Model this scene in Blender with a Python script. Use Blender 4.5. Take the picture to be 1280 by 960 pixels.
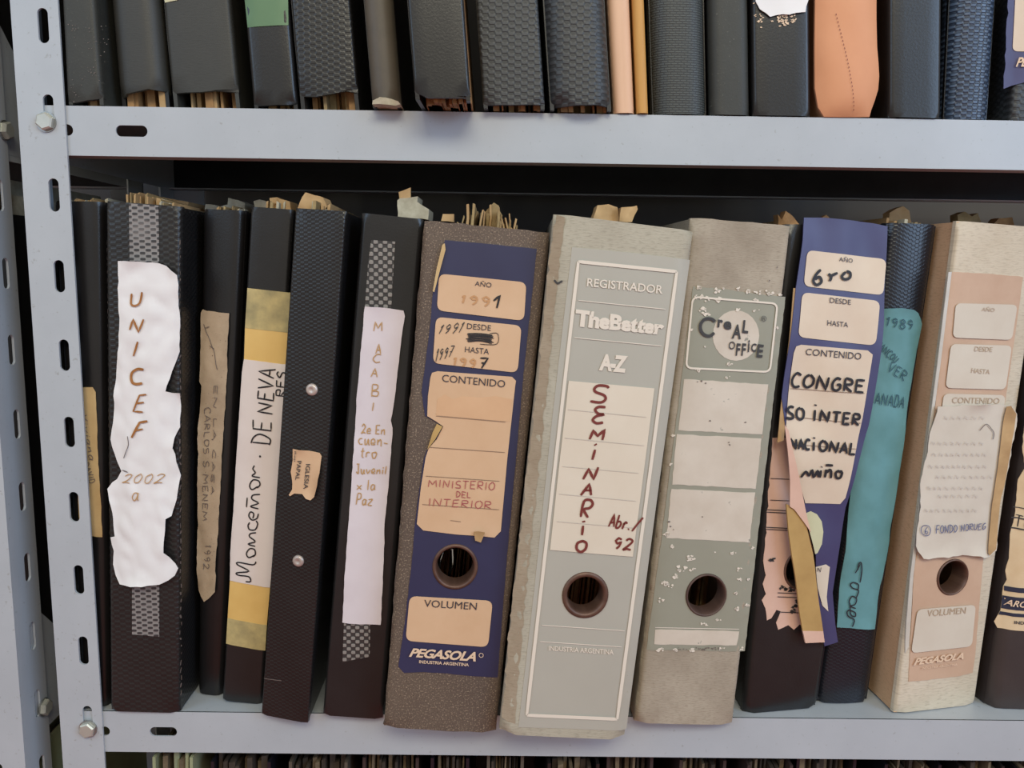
import bpy, bmesh, math, random
from mathutils import Vector, noise
from mathutils.geometry import delaunay_2d_cdt

for o in list(bpy.data.objects):
    bpy.data.objects.remove(o)
scene = bpy.context.scene
C = scene.collection
random.seed(7)

# ------------------------------------------------------------------ camera
FPX, PITCH, ROLL, YAW = 1000.0, 0.14037, 0.01442, 0.00708
CAM = Vector((0.30523, -0.51149, 0.30209))
FW = Vector((math.sin(YAW) * math.cos(PITCH), math.cos(YAW) * math.cos(PITCH), -math.sin(PITCH)))
RT0 = Vector((math.cos(YAW), -math.sin(YAW), 0))
UP0 = RT0.cross(FW)
RT = RT0 * math.cos(ROLL) + UP0 * math.sin(ROLL)
UP = -RT0 * math.sin(ROLL) + UP0 * math.cos(ROLL)
cd = bpy.data.cameras.new('camera')
cam = bpy.data.objects.new('camera', cd)
C.objects.link(cam)
cd.sensor_fit = 'HORIZONTAL'
cd.sensor_width = 36.0
cd.lens = 36.0 * FPX / 1280.0
cd.clip_start = 0.01
from mathutils import Matrix
cam.matrix_world = Matrix(((RT.x, UP.x, -FW.x, CAM.x), (RT.y, UP.y, -FW.y, CAM.y), (RT.z, UP.z, -FW.z, CAM.z), (0, 0, 0, 1)))
scene.camera = cam

# ------------------------------------------------------------------ light
world = bpy.data.worlds.new('world')
scene.world = world
world.use_nodes = True
bg = world.node_tree.nodes['Background']
bg.inputs[0].default_value = (1.0, 0.925, 0.82, 1)
bg.inputs[1].default_value = 0.5


def area(name, loc, target, sx, sy, power, col):
    l = bpy.data.lights.new(name, 'AREA')
    l.shape = 'RECTANGLE'
    l.size = sx
    l.size_y = sy
    l.energy = power
    l.color = col
    o = bpy.data.objects.new(name, l)
    C.objects.link(o)
    o.location = loc
    o.rotation_euler = (Vector(target) - Vector(loc)).to_track_quat('-Z', 'Y').to_euler()
    return o


area('window_light_left', (-1.3, -1.6, 1.4), (0.2, 0, 0.2), 1.1, 1.5, 16, (0.46, 0.70, 1.0))
area('window_light_right', (2.0, -1.45, 0.95), (0.6, 0, 0.2), 1.0, 1.4, 25, (0.44, 0.67, 1.0))
area('warm_fill_light', (0.5, -1.7, 1.55), (0.35, 0, 0.2), 1.2, 0.5, 24, (1.0, 0.94, 0.74))  # added warm fill from above, no lamp known there

scene.view_settings.view_transform = 'Standard'
scene.view_settings.look = 'None'
scene.view_settings.gamma = 1
scene.view_settings.use_curve_mapping = False
scene.view_settings.exposure = 0.03


# ------------------------------------------------------------------ helpers
def ray(x, y):
    return FW + RT * ((x - 640) / FPX) - UP * ((y - 480) / FPX)


class Face:
    """a vertical plane: p0, outward normal n, horizontal axis eu, vertical axis z"""
    def __init__(s, p0, yaw_deg=0.0):
        a = math.radians(yaw_deg)
        s.p0 = Vector(p0)
        s.n = Vector((math.sin(a), -math.cos(a), 0))
        s.eu = Vector((math.cos(a), math.sin(a), 0))

    def uv(s, x, y, h=0.0):
        d = ray(x, y)
        q = s.p0 + s.n * h
        P = CAM + d * ((q - CAM).dot(s.n) / d.dot(s.n))
        r = P - s.p0
        return (r.dot(s.eu), r.z)

    def px(s, pts, h=0.0):
        return [s.uv(x, y, h) for x, y in pts]

    def w(s, u, v, h=0.0):
        return s.p0 + s.eu * u + Vector((0, 0, v)) + s.n * h


def ground(x, y, z=0.0):
    d = ray(x, y)
    return CAM + d * ((z - CAM.z) / d.z)


def mk(name, me, m, parent=None):
    o = bpy.data.objects.new(name, me)
    C.objects.link(o)
    if m is not None:
        me.materials.append(m)
    if parent is not None:
        o.parent = parent
        o.matrix_parent_inverse = Matrix.Translation(-parent_loc(parent))
    return o


def parent_loc(p):
    return Vector(p.location) if p.type == 'EMPTY' else Vector((0, 0, 0))


def thing(name, label, cat, loc=(0, 0, 0), group=None):
    o = bpy.data.objects.new(name, None)
    C.objects.link(o)
    o.empty_display_size = 0.03
    o.location = loc
    o['label'] = label
    o['category'] = cat
    if group:
        o['group'] = group
    return o


def mesh(name, V, F, uvs=None, smooth=None):
    me = bpy.data.meshes.new(name)
    me.from_pydata([tuple(v) for v in V], [], F)
    if uvs:
        L = me.uv_layers.new(name='uv')
        for p in me.polygons:
            for li in p.loop_indices:
                L.data[li].uv = uvs[me.loops[li].vertex_index]
    if smooth:
        for i, p in enumerate(me.polygons):
            p.use_smooth = smooth(i)
    return me


def inside(pt, poly):
    x, y = pt
    c = False
    j = len(poly) - 1
    for i in range(len(poly)):
        xi, yi = poly[i]
        xj, yj = poly[j]
        if (yi > y) != (yj > y) and x < (xj - xi) * (y - yi) / (yj - yi) + xi:
            c = not c
        j = i
    return c


def dist_poly(pt, poly):
    x, y = pt
    b = 1e9
    for i in range(len(poly)):
        ax, ay = poly[i - 1]
        bx, by = poly[i]
        dx, dy = bx - ax, by - ay
        l2 = dx * dx + dy * dy or 1e-12
        t = max(0, min(1, ((x - ax) * dx + (y - ay) * dy) / l2))
        b = min(b, math.hypot(x - ax - t * dx, y - ay - t * dy))
    return b


def refine(poly, step):
    out = []
    for i in range(len(poly)):
        a = poly[i]
        b = poly[(i + 1) % len(poly)]
        n = max(1, int(math.hypot(b[0] - a[0], b[1] - a[1]) / step))
        for k in range(n):
            t = k / n
            out.append((a[0] + (b[0] - a[0]) * t, a[1] + (b[1] - a[1]) * t))
    return out


def ragged(poly, step, amp):
    return [(x + random.uniform(-amp, amp), y + random.uniform(-amp, amp)) for x, y in refine(poly, step)]


def sheet(name, face, poly, m, parent, h=0.0, thick=0.0006, hf=None, holes=(), grid=None, extra=()):
    """a cut sheet (uv outline in metres on the face) with thickness, holes and relief"""
    pts, edges, faces = [], [], []

    def loop(pl):
        i0 = len(pts)
        pts.extend(Vector(p) for p in pl)
        n = len(pl)
        edges.extend((i0 + k, i0 + (k + 1) % n) for k in range(n))
    loop(poly)
    for hl in holes:
        loop(hl)
    ip = list(extra)
    if grid:
        us = [p[0] for p in poly]
        vs = [p[1] for p in poly]
        gu, gv = grid if isinstance(grid, tuple) else (grid, grid)
        nu = int((max(us) - min(us)) / gu) + 1
        nv = int((max(vs) - min(vs)) / gv) + 1
        for i in range(nu + 1):
            for j in range(nv + 1):
                gp = (min(us) + (i + 0.5 * (j % 2)) * gu, min(vs) + (j + .37) * gv)
                if inside(gp, poly) and dist_poly(gp, poly) > min(gu, gv) * .33:
                    ip.append(gp)
    for p in ip:
        if inside(p, poly) and dist_poly(p, poly) > 2e-4 and not any(inside(p, hl) or dist_poly(p, hl) < 4e-4 for hl in holes):
            pts.append(Vector(p))
    vo, eo, fo, _, _, _ = delaunay_2d_cdt(pts, edges, [], 0, 1e-7)
    tris = []
    for t in fo:
        a, b, c = (vo[i] for i in t)
        ctr = ((a.x + b.x + c.x) / 3, (a.y + b.y + c.y) / 3)
        if not inside(ctr, poly) or any(inside(ctr, hl) for hl in holes):
            continue
        cr = (b.x - a.x) * (c.y - a.y) - (b.y - a.y) * (c.x - a.x)
        if abs(cr) < (4e-9 if hf else 1e-13):
            continue
        tris.append(tuple(t) if cr > 0 else (t[0], t[2], t[1]))
    hh = [h + (hf(v.x, v.y) if hf else 0) for v in vo]
    V = [face.w(v.x, v.y, k) for v, k in zip(vo, hh)]
    U = [(v.x, v.y) for v in vo]
    n = len(V)
    F = list(tris)
    nfront = len(F)
    if thick:
        V += [face.w(v.x, v.y, k - thick) for v, k in zip(vo, hh)]
        U += U[:n]
        F += [(n + a, n + c, n + b) for a, b, c in tris]
        cnt = {}
        for a, b, c in tris:
            for e in ((a, b), (b, c), (c, a)):
                cnt[e] = 1
        for (a, b) in list(cnt):
            if (b, a) not in cnt:
                k = len(V)
                V += [V[a], V[b], V[n + b], V[n + a]]
                U += [U[a], U[b], U[b], U[a]]
                F.append((k, k + 3, k + 2, k + 1))
    me = mesh(name, V, F, U, (lambda i: i < nfront * 2) if hf else None)
    return mk(name, me, m, parent)


def box(name, p, size, m, parent=None, bevel=0.0):
    bm = bmesh.new()
    bmesh.ops.create_cube(bm, size=1)
    for v in bm.verts:
        v.co = Vector((v.co.x * size[0] + p[0], v.co.y * size[1] + p[1], v.co.z * size[2] + p[2]))
    if bevel:
        bmesh.ops.bevel(bm, geom=bm.edges[:], offset=bevel, segments=2, affect='EDGES')
    me = bpy.data.meshes.new(name)
    bm.to_mesh(me)
    bm.free()
    return mk(name, me, m, parent)


def circle(cu, cv, ru, rv=None, n=36):
    rv = rv or ru
    return [(cu + ru * math.cos(2 * math.pi * k / n), cv + rv * math.sin(2 * math.pi * k / n)) for k in range(n)]


def slot(cu, cv, lu, lv, n=6):
    """stadium hole"""
    r = min(lu, lv) / 2
    du, dv = max(0, lu / 2 - r), max(0, lv / 2 - r)
    out = []
    for k in range(4 * n):
        a = 2 * math.pi * (k + .5) / (4 * n)
        c, s = math.cos(a), math.sin(a)
        out.append((cu + (du if c > 0 else -du) + r * c, cv + (dv if s > 0 else -dv) + r * s))
    return out


def rquad(q, r=7.0, n=5):
    """rounded quadrilateral in pixel space, corners TL TR BR BL"""
    out = []
    for i in range(4):
        p = Vector(q[i])
        a = Vector(q[i - 1])
        b = Vector(q[(i + 1) % 4])
        da = (a - p).normalized() * r
        db = (b - p).normalized() * r
        for k in range(n + 1):
            t = k / n
            w = (1 - t)
            pt = (p + da) * w * w + p * 2 * w * t + (p + db) * t * t
            out.append((pt.x, pt.y))
    return out


# ------------------------------------------------------------------ materials
def lin(c):
    return tuple((x / 255 / 12.92) if x / 255 <= 0.04045 else ((x / 255 + 0.055) / 1.055) ** 2.4 for x in c)


MATS = {}


def mat(name, c, rough=.6, c2=None, var=.35, vs=25.0, tex=None, ts=1.0, c3=None, bump=.0, spec=.5, metal=0.0, coord='UV', coat=0.0, stretch=(1, 1, 1), alpha=1.0):
    if name in MATS:
        return MATS[name]
    m = bpy.data.materials.new(name)
    MATS[name] = m
    m.use_nodes = True
    nt = m.node_tree
    N, L = nt.nodes, nt.links
    b = N['Principled BSDF']
    b.inputs['Roughness'].default_value = rough
    b.inputs['Metallic'].default_value = metal
    b.inputs['Specular IOR Level'].default_value = spec
    b.inputs['Coat Weight'].default_value = coat
    b.inputs['Coat Roughness'].default_value = .25
    b.inputs['Alpha'].default_value = alpha
    tc = N.new('ShaderNodeTexCoord')
    mp = N.new('ShaderNodeMapping')
    L.new(tc.outputs[coord], mp.inputs[0])
    mp.inputs['Scale'].default_value = stretch
    cc = lin(c)
    d2 = lin(c2) if c2 else tuple(x * .78 for x in cc)
    n1 = N.new('ShaderNodeTexNoise')
    n1.inputs['Scale'].default_value = vs
    n1.inputs['Detail'].default_value = 6
    n1.inputs['Roughness'].default_value = .62
    L.new(mp.outputs[0], n1.inputs['Vector'])
    rp = N.new('ShaderNodeValToRGB')
    rp.color_ramp.elements[0].position = .5 - var / 2
    rp.color_ramp.elements[1].position = .5 + var / 2
    rp.color_ramp.elements[0].color = (*d2, 1)
    rp.color_ramp.elements[1].color = (*cc, 1)
    L.new(n1.outputs['Fac'], rp.inputs[0])
    colsock = rp.outputs[0]
    hsock = None

    def mixc(fac, a, colr):
        mx = N.new('ShaderNodeMix')
        mx.data_type = 'RGBA'
        L.new(fac, mx.inputs[0])
        L.new(a, mx.inputs[6])
        mx.inputs[7].default_value = (*colr, 1)
        return mx.outputs[2]

    def ramp(s, p0, p1):
        r = N.new('ShaderNodeMapRange')
        r.inputs[1].default_value = p0
        r.inputs[2].default_value = p1
        L.new(s, r.inputs[0])
        return r.outputs[0]
    if tex in ('weave', 'ovals'):
        sx = N.new('ShaderNodeSeparateXYZ')
        L.new(tc.outputs[coord], sx.inputs[0])

        def op(o_, a_, b_):
            k_ = N.new('ShaderNodeMath')
            k_.operation = o_
            for i_, v_ in enumerate((a_, b_)):
                if v_ is None:
                    continue
                if isinstance(v_, float):
                    k_.inputs[i_].default_value = v_
                else:
                    L.new(v_, k_.inputs[i_])
            return k_.outputs[0]
        px_, py_ = (.0072, .0037) if tex == 'weave' else (.0058, .0050)
        wv = op('MULTIPLY', op('SINE', op('MULTIPLY', sx.outputs[0], 2 * math.pi / (px_ * ts)), None), op('SINE', op('MULTIPLY', sx.outputs[1], 2 * math.pi / (py_ * ts)), None))
        hsock = ramp(wv, -.35, .35)
        if c3:
            nn = N.new('ShaderNodeTexNoise')
            nn.inputs['Scale'].default_value = 60
            L.new(tc.outputs[coord], nn.inputs['Vector'])
            colsock = mixc(op('MULTIPLY', ramp(wv, .02, .22), ramp(nn.outputs['Fac'], .05, .42)), colsock, lin(c3))
    elif tex == 'ribs':
        br = N.new('ShaderNodeTexBrick')
        br.offset = .5
        br.inputs['Color1'].default_value = (1, 1, 1, 1)
        br.inputs['Color2'].default_value = (.85, .85, .85, 1)
        br.inputs['Mortar'].default_value = (0, 0, 0, 1)
        br.inputs['Scale'].default_value = 1.0
        br.inputs['Mortar Smooth'].default_value = .6
        br.inputs['Brick Width'].default_value = .004 * ts
        br.inputs['Row Height'].default_value = .0014 * ts
        br.inputs['Mortar Size'].default_value = .0004 * ts
        L.new(tc.outputs[coord], br.inputs['Vector'])
        hsock = br.outputs['Color']
        if c3:
            colsock = mixc(ramp(br.outputs['Color'], .2, .8), colsock, lin(c3))
    elif tex == 'speckle':
        n2 = N.new('ShaderNodeTexNoise')
        n2.inputs['Scale'].default_value = 1050 * ts
        n2.inputs['Detail'].default_value = 2
        L.new(tc.outputs[coord], n2.inputs['Vector'])
        colsock = mixc(ramp(n2.outputs['Fac'], .56, .70), colsock, lin(c3))
        n3 = N.new('ShaderNodeTexNoise')
        n3.inputs['Scale'].default_value = 900 * ts
        L.new(tc.outputs[coord], n3.inputs['Vector'])
        colsock = mixc(ramp(n3.outputs['Fac'], .60, .72), colsock, tuple(x * .45 for x in cc))
        hsock = n2.outputs['Fac']
    elif tex == 'cloth':
        w1 = N.new('ShaderNodeTexNoise')
        w1.inputs['Scale'].default_value = 1
        w1.inputs['Detail'].default_value = 2
        mp2 = N.new('ShaderNodeMapping')
        mp2.inputs['Scale'].default_value = (260 * ts, 1100 * ts, 300)
        L.new(tc.outputs[coord], mp2.inputs[0])
        L.new(mp2.outputs[0], w1.inputs['Vector'])
        colsock = mixc(ramp(w1.outputs['Fac'], .5, .85), colsock, lin(c3) if c3 else tuple(x * .6 for x in cc))
        hsock = w1.outputs['Fac']
    elif tex == 'grain':
        w1 = N.new('ShaderNodeTexNoise')
        w1.inputs['Scale'].default_value = 700 * ts
        w1.inputs['Detail'].default_value = 3
        L.new(tc.outputs[coord], w1.inputs['Vector'])
        hsock = w1.outputs['Fac']
        if c3:
            colsock = mixc(ramp(w1.outputs['Fac'], .66, .74), colsock, lin(c3))
    elif tex == 'worn':      # paint flaked away in patches
        w1 = N.new('ShaderNodeTexNoise')
        w1.inputs['Scale'].default_value = 60 * ts
        w1.inputs['Detail'].default_value = 8
        w1.inputs['Roughness'].default_value = .7
        L.new(tc.outputs[coord], w1.inputs['Vector'])
        colsock = mixc(ramp(w1.outputs['Fac'], .64, .67), colsock, lin(c3))
    L.new(colsock, b.inputs['Base Color'])
    if bump:
        bp = N.new('ShaderNodeBump')
        bp.inputs['Strength'].default_value = bump
        bp.inputs['Distance'].default_value = .0006
        L.new(hsock if hsock else n1.outputs['Fac'], bp.inputs['Height'])
        L.new(bp.outputs[0], b.inputs['Normal'])
    return m


def ink(name, c, rough=.6):
    return mat('ink_' + name, c, rough, var=.5, vs=90)


M_STEEL = mat('painted_steel', (174, 179, 184), .36, (162, 167, 172), .5, 14, tex='grain', ts=.5, c3=(150, 152, 152), coord='Object', bump=.04)
M_STEEL_D = mat('dark_gloss_steel', (52, 53, 56), .28, (40, 41, 44), .5, 40, coord='Object', metal=.5, bump=.05)  # rear lips only: darker and glossier than the other lips
M_BOLT = mat('zinc_bolt', (196, 196, 186), .35, (170, 170, 160), metal=.45, coord='Object')
M_WASH = mat('zinc_washer', (170, 172, 170), .35, metal=.85, coord='Object')
M_BLK = mat('black_board', (36, 35, 35), .32, (24, 23, 23), .5, 18, 'grain', bump=.12)
M_BLKG = mat('black_gloss_board', (30, 29, 30), .30, (19, 18, 19), .5, 18, 'grain', bump=.10)
M_WEAVE = mat('black_weave_board', (36, 35, 35), .36, (24, 23, 23), .5, 20, 'weave', bump=.26)
M_WEAVE2 = mat('grey_weave_board', (46, 48, 49), .48, (34, 35, 36), .5, 20, 'weave', 1.1, c3=(56, 58, 60), bump=.4)
M_WEAVEF = mat('fine_weave_board', (34, 33, 33), .32, (22, 21, 21), .5, 20, 'weave', .7, bump=.22)
M_WEAVEB = mat('blue_weave_board', (44, 56, 74), .35, (32, 40, 54), .5, 20, 'weave', .9, c3=(70, 86, 108), bump=.7)
M_RIBS = mat('ribbed_black_board', (48, 51, 50), .5, (36, 38, 38), .5, 20, 'ribs', c3=(66, 70, 68), bump=.5)
M_DUSTY = mat('dusty_black_board', (56, 56, 50), .6, (40, 41, 38), .5, 25, 'grain', c3=(92, 92, 84), bump=.15)
M_OLIVE = mat('faded_black_board', (54, 53, 48), .55, (44, 43, 39), .5, 25, 'cloth', c3=(44, 43, 39), bump=.1)
M_TAUPE = mat('taupe_board', (92, 84, 72), .55, (72, 66, 58), .5, 25)
M_BROWN = mat('speckled_brown_board', (98, 83, 70), .7, (80, 66, 57), .4, 12, 'speckle', c3=(150, 131, 110), bump=.25)
M_GREYC = mat('grey_cloth_board', (180, 174, 156), .75, (150, 140, 122), .5, 12, 'cloth', c3=(138, 132, 116), bump=.3)
M_BEIGEC = mat('beige_cloth_board', (172, 160, 142), .75, (140, 127, 110), .45, 26, 'cloth', 1.2, c3=(134, 122, 104), bump=.28)
M_IVORYC = mat('ivory_cloth_board', (208, 196, 176), .75, (182, 166, 142), .5, 16, 'cloth', .8, c3=(168, 154, 134), bump=.32)
M_TANC = mat('tan_stained_cloth', (224, 186, 148), .75, (196, 152, 114), .5, 10, 'cloth', c3=(182, 144, 108), bump=.2)
M_DKBRN = mat('dark_brown_board', (62, 52, 49), .5, (46, 38, 37), .5, 18, 'grain', bump=.1)
M_BLUEBLK = mat('blue_black_board', (30, 32, 40), .28, (20, 21, 27), .5, 20, 'weave', .7, bump=.22)
M_PAPER_W = mat('white_paper', (228, 226, 226), .7, (212, 208, 206), .5, 12, bump=.1)
M_PAPER_P = mat('pinkish_white_paper', (220, 208, 200), .7, (206, 192, 184), .5, 12, bump=.1)
M_NOTE = mat('greyed_note_paper', (206, 196, 182), .7, (190, 178, 162), .5, 16, bump=.15)
M_PAPER_L = mat('lilac_white_paper', (216, 206, 208), .7, (200, 188, 190), .5, 12, bump=.1)
M_PAPER_B = mat('brown_old_paper', (198, 176, 148), .7, (150, 128, 104), .5, 26, 'grain', c3=(90, 70, 54), bump=.1)
M_PAPER_Y = mat('yellowed_paper', (206, 178, 128), .7, (166, 134, 88), .5, 18, bump=.1)
M_PAPER_T = mat('tan_paper', (192, 158, 112), .75, (150, 116, 76), .5, 40, coord='Object', bump=.1)
M_PAPER_E = mat('aged_paper_edges', (176, 150, 104), .8, (106, 84, 54), .6, 120, coord='Object')
M_PAPER_O = mat('orange_brown_paper_edges', (180, 136, 86), .8, (112, 78, 46), .6, 120, coord='Object')
M_PAPER_G = mat('grey_white_paper_edges', (196, 188, 166), .8, (140, 130, 108), .6, 120, coord='Object')
M_CREAM = mat('aged_cream_label', (210, 176, 142), .6, (196, 158, 122), .45, 14)
M_CREAM2 = mat('pale_cream_label', (214, 197, 175), .6, (200, 178, 156), .45, 14)
M_NAVY = mat('navy_label', (46, 47, 78), .5, (40, 40, 68), .5, 14)
M_VIOLET = mat('violet_blue_label', (68, 66, 104), .45, (58, 56, 92), .5, 12)
M_GREYLBL = mat('grey_green_label', (172, 168, 156), .5, (164, 159, 147), .5, 10, bump=.04)
M_GREYLBL2 = mat('worn_grey_green_label', (148, 146, 130), .55, (136, 133, 117), .5, 14, bump=.05)
M_OFFWHITE = mat('offwhite_print', (214, 202, 184), .55, (204, 190, 170), .5, 16)
M_OFFWORN = mat('worn_offwhite_print', (206, 195, 180), .6, (188, 174, 157), .5, 30, 'worn', c3=(140, 136, 124))
M_TEAL = mat('teal_label', (104, 152, 158), .35, (84, 128, 128), .5, 22)
M_ROSE = mat('rosy_beige_label', (198, 167, 142), .6, (180, 146, 120), .5, 18)
M_CREAM3 = mat('washed_grey_label', (206, 196, 180), .6, (194, 180, 162), .5, 20)
M_PINKLBL = mat('pale_pink_label', (216, 180, 160), .65, (196, 156, 136), .5, 18)
M_MUSTARD = mat('mustard_cardboard', (192, 158, 98), .7, (160, 126, 74), .5, 24)
M_YELLOW = mat('yellow_tape', (220, 184, 112), .4, (206, 166, 94), .5, 30)
M_OLIVET = mat('olive_old_tape', (196, 176, 120), .4, (138, 128, 92), .4, 60)
M_TAPE = mat('clear_tape_over_weave', (138, 133, 130), .35, (118, 113, 111), .5, 20, 'weave', 1.0, c3=(56, 54, 55), bump=.25)
M_TAPE2 = mat('clear_tape_over_ovals', (60, 57, 56), .35, (48, 46, 45), .5, 20, 'ovals', 1.0, c3=(134, 128, 122), bump=.3)
M_RING = mat('rusty_hole_ring', (112, 84, 70), .45, (78, 54, 44), .5, 120, metal=.35, bump=.1)
M_RINGD = mat('dark_hole_ring', (92, 68, 58), .55, (64, 46, 40), .5, 120)
M_CHROME = mat('lever_steel', (200, 200, 195), .2, metal=1.0, coord='Object')
M_RIVET = mat('pale_rivet', (196, 182, 174), .35, (170, 156, 148), metal=.4, coord='Object')
M_ORANGE = mat('orange_envelope', (212, 152, 112), .65, (200, 138, 98), .5, 14, bump=.1)
M_SALMON = mat('salmon_folder', (222, 182, 150), .6, (206, 164, 132), .5, 10, stretch=(6, 1, 1))
M_OCHRE = mat('ochre_folder', (206, 156, 84), .6, (176, 126, 60), .5, 10, stretch=(8, 1, 1))
M_GREENT = mat('green_tape', (92, 124, 88), .5, (80, 110, 76), .5, 14)
M_PALEGRN = mat('pale_green_card', (150, 156, 122), .6, (124, 128, 98), .5, 20, coord='Object')
M_PALEDISC = mat('pale_green_disc', (200, 196, 162), .6, (184, 180, 144), .5, 20)
M_SOIL = mat('soiled_grey_cloth', (166, 152, 132), .8, (138, 120, 98), .6, 22, 'cloth', c3=(132, 116, 94), bump=.2)
M_CLEAR = mat('plastic_sleeve_edge', (200, 194, 184), .3, (180, 172, 160), .5, 40)
I_BLACK = ink('black', (30, 26, 30))
I_PRINT = ink('print', (58, 54, 62))
I_RED = ink('red', (170, 82, 84))
I_GOLD = ink('gold', (160, 104, 50))
I_GOLD2 = ink('pale_gold', (190, 148, 96))
I_BROWN = ink('brown_red', (118, 46, 38))
I_GREY = ink('pencil', (110, 98, 92))
I_FAINT = ink('faint', (184, 160, 136))
I_FAINT2 = ink('faded_tan', (196, 146, 100))
I_RULE = ink('rule', (140, 112, 90))
I_RULE2 = ink('pale_rule', (200, 188, 174))
I_VFAINT = ink('washed_pencil', (200, 190, 180))
I_BLUE = ink('blue', (84, 92, 130))
I_TEALINK = ink('dark_teal', (40, 78, 88))
I_CREAM = ink('cream', (226, 196, 166))
I_WHITE = ink('white', (226, 214, 198))
I_NAVYINK = ink('navy', (36, 38, 58))
M_PAPER_P2 = mat('cream_old_label', (216, 194, 160), .7, (196, 166, 126), .5, 20, bump=.1)
I_DGREY = ink('charcoal', (58, 56, 56))

# ------------------------------------------------------------------ structure
def plane(name, pts, m, kind='structure'):
    me = mesh(name, pts, [tuple(range(len(pts)))])
    o = mk(name, me, m)
    o['kind'] = kind
    return o


FLOOR_Z = -1.18
WALL_Y = 0.30
M_WALL = mat('wall_paint', (94, 92, 90), .8, (82, 80, 78), .5, 3, coord='Object', bump=.1)
M_FLOOR = mat('red_clay_tile', (198, 84, 66), .3, (172, 68, 54), .5, 4, coord='Object')


def slab(name, a, b, m):
    o = box(name, [(a[i] + b[i]) / 2 for i in range(3)], [b[i] - a[i] for i in range(3)], m)
    o['kind'] = 'structure'
    return o


slab('floor', (-3.2, -4.2, FLOOR_Z - .05), (3.8, WALL_Y, FLOOR_Z), M_FLOOR)
slab('wall_back', (-3.2, WALL_Y, FLOOR_Z), (3.8, WALL_Y + .1, 1.6), M_WALL)

# ------------------------------------------------------------------ shelving units
ZT = 0.39868       # upper shelf surface
LIP = 0.0297
ZB = -0.399        # bottom shelf surface
DEPTH = 0.222
PX0, PX1 = 0.00375, 0.03242


def post(unit, xcorner, direction, y0, yflip=1, slots=True, shift=0.0):
    """slotted angle: front flange from the corner inwards, side flange going back. direction +1: flange towards +X"""
    w = .0287
    z0, z1 = FLOOR_Z, 0.98
    F = Face((0, y0, 0), 0)
    u0, u1 = (xcorner, xcorner + w) if direction > 0 else (xcorner - w, xcorner)
    su = xcorner + direction * .019
    zs = [0.4447 + shift - .05 * k for k in range(-10, 32)]
    hs = [slot(su, z, .0064, .0202) for z in zs] if slots else []
    a = sheet('post', F, [(u0, z0), (u1, z0), (u1, z1), (u0, z1)], M_STEEL, unit, h=.0016, thick=.0015, holes=hs)
    S = Face((xcorner, 0, 0), 90)
    v0, v1 = (y0, y0 + w) if yflip > 0 else (y0 - w, y0)
    sv = y0 + yflip * .017
    hs = [slot(sv, z - .006, .0064, .0202) for z in zs] if slots else []
    b = sheet('side_flange', S, [(v0, z0), (v1, z0), (v1, z1), (v0, z1)], M_STEEL, a, h=0.0 if direction < 0 else .0015, thick=.0015, holes=hs)
    return a


def bolt(unit, p, axis, r=.0055, washer=True):
    """hex head bolt on a washer; axis is the outward direction"""
    bm = bmesh.new()
    ax = Vector(axis)
    rot = ax.to_track_quat('Z', 'Y').to_matrix().to_4x4()

    def ring(rr, z, n):
        return [bm.verts.new(rot @ Vector((rr * math.cos(2 * math.pi * k / n + .3), rr * math.sin(2 * math.pi * k / n + .3), z)) + Vector(p)) for k in range(n)]
    n = 6
    A, B = ring(r, 0, n), ring(r, .0030, n)
    Cc = ring(r * .82, .0038, n)
    for X, Y in ((A, B), (B, Cc)):
        for k in range(n):
            bm.faces.new((X[k], X[(k + 1) % n], Y[(k + 1) % n], Y[k]))
    bm.faces.new(Cc)
    me = bpy.data.meshes.new('bolt')
    bm.to_mesh(me)
    bm.free()
    o = mk('bolt', me, M_BOLT, unit)
    if washer:
        bm = bmesh.new()
        A = [rot @ Vector((r * 1.12 * math.cos(k * math.pi / 12), r * 1.12 * math.sin(k * math.pi / 12), 0)) + Vector(p) for k in range(24)]
        B = [v + ax * .0007 for v in A]
        va = [bm.verts.new(v) for v in A]
        vb = [bm.verts.new(v) for v in B]
        bm.faces.new(vb)
        for k in range(24):
            bm.faces.new((va[k], va[(k + 1) % 24], vb[(k + 1) % 24], vb[k]))
        me = bpy.data.meshes.new('washer')
        bm.to_mesh(me)
        bm.free()
        mk('washer', me, M_WASH, o)
    return o


def shelf(unit, x0, x1, z, slots):
    p = box('shelf', ((x0 + x1) / 2, DEPTH / 2, z - .0006), (x1 - x0, DEPTH - .001, .0012), M_STEEL, unit)
    F = Face((0, 0, 0), 0)
    sheet('front_lip', F, [(x0, z - LIP), (x1, z - LIP), (x1, z), (x0, z)], M_STEEL, p, h=-.0001, thick=.0012, holes=slots)
    B = Face((0, DEPTH, 0), 0)
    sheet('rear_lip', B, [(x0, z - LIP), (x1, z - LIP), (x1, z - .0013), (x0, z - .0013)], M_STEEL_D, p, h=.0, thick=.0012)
    box('lip_return', ((x0 + x1) / 2, .0078, z - LIP + .0006), (x1 - x0, .013, .0012), M_STEEL, p)
    box('lip_return', ((x0 + x1) / 2, DEPTH - .007, z - LIP + .0006), (x1 - x0, .012, .0012), M_STEEL, p)
    for xs, s in ((x0, 1), (x1, -1)):
        S = Face((xs, 0, 0), 90)
        sheet('side_lip', S, [(.0014, z - LIP), (DEPTH - .001, z - LIP), (DEPTH - .001, z - .0013), (.0014, z - .0013)], M_STEEL, p, h=.0012 if s > 0 else 0, thick=.0012)
    return p


FRONT = Face((0, 0, 0), 0)
unit = thing('metal_shelving_unit', 'grey painted slotted metal shelving unit filling most of the picture', 'shelving unit', (0, 0, FLOOR_Z))
X1 = 0.94


def lip_slots(pts, z):
    out = []
    for (x, y, l) in pts:
        u, v = FRONT.uv(x, y)
        out.append(slot(u, z - .0145, l, .0068))
    return out


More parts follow.
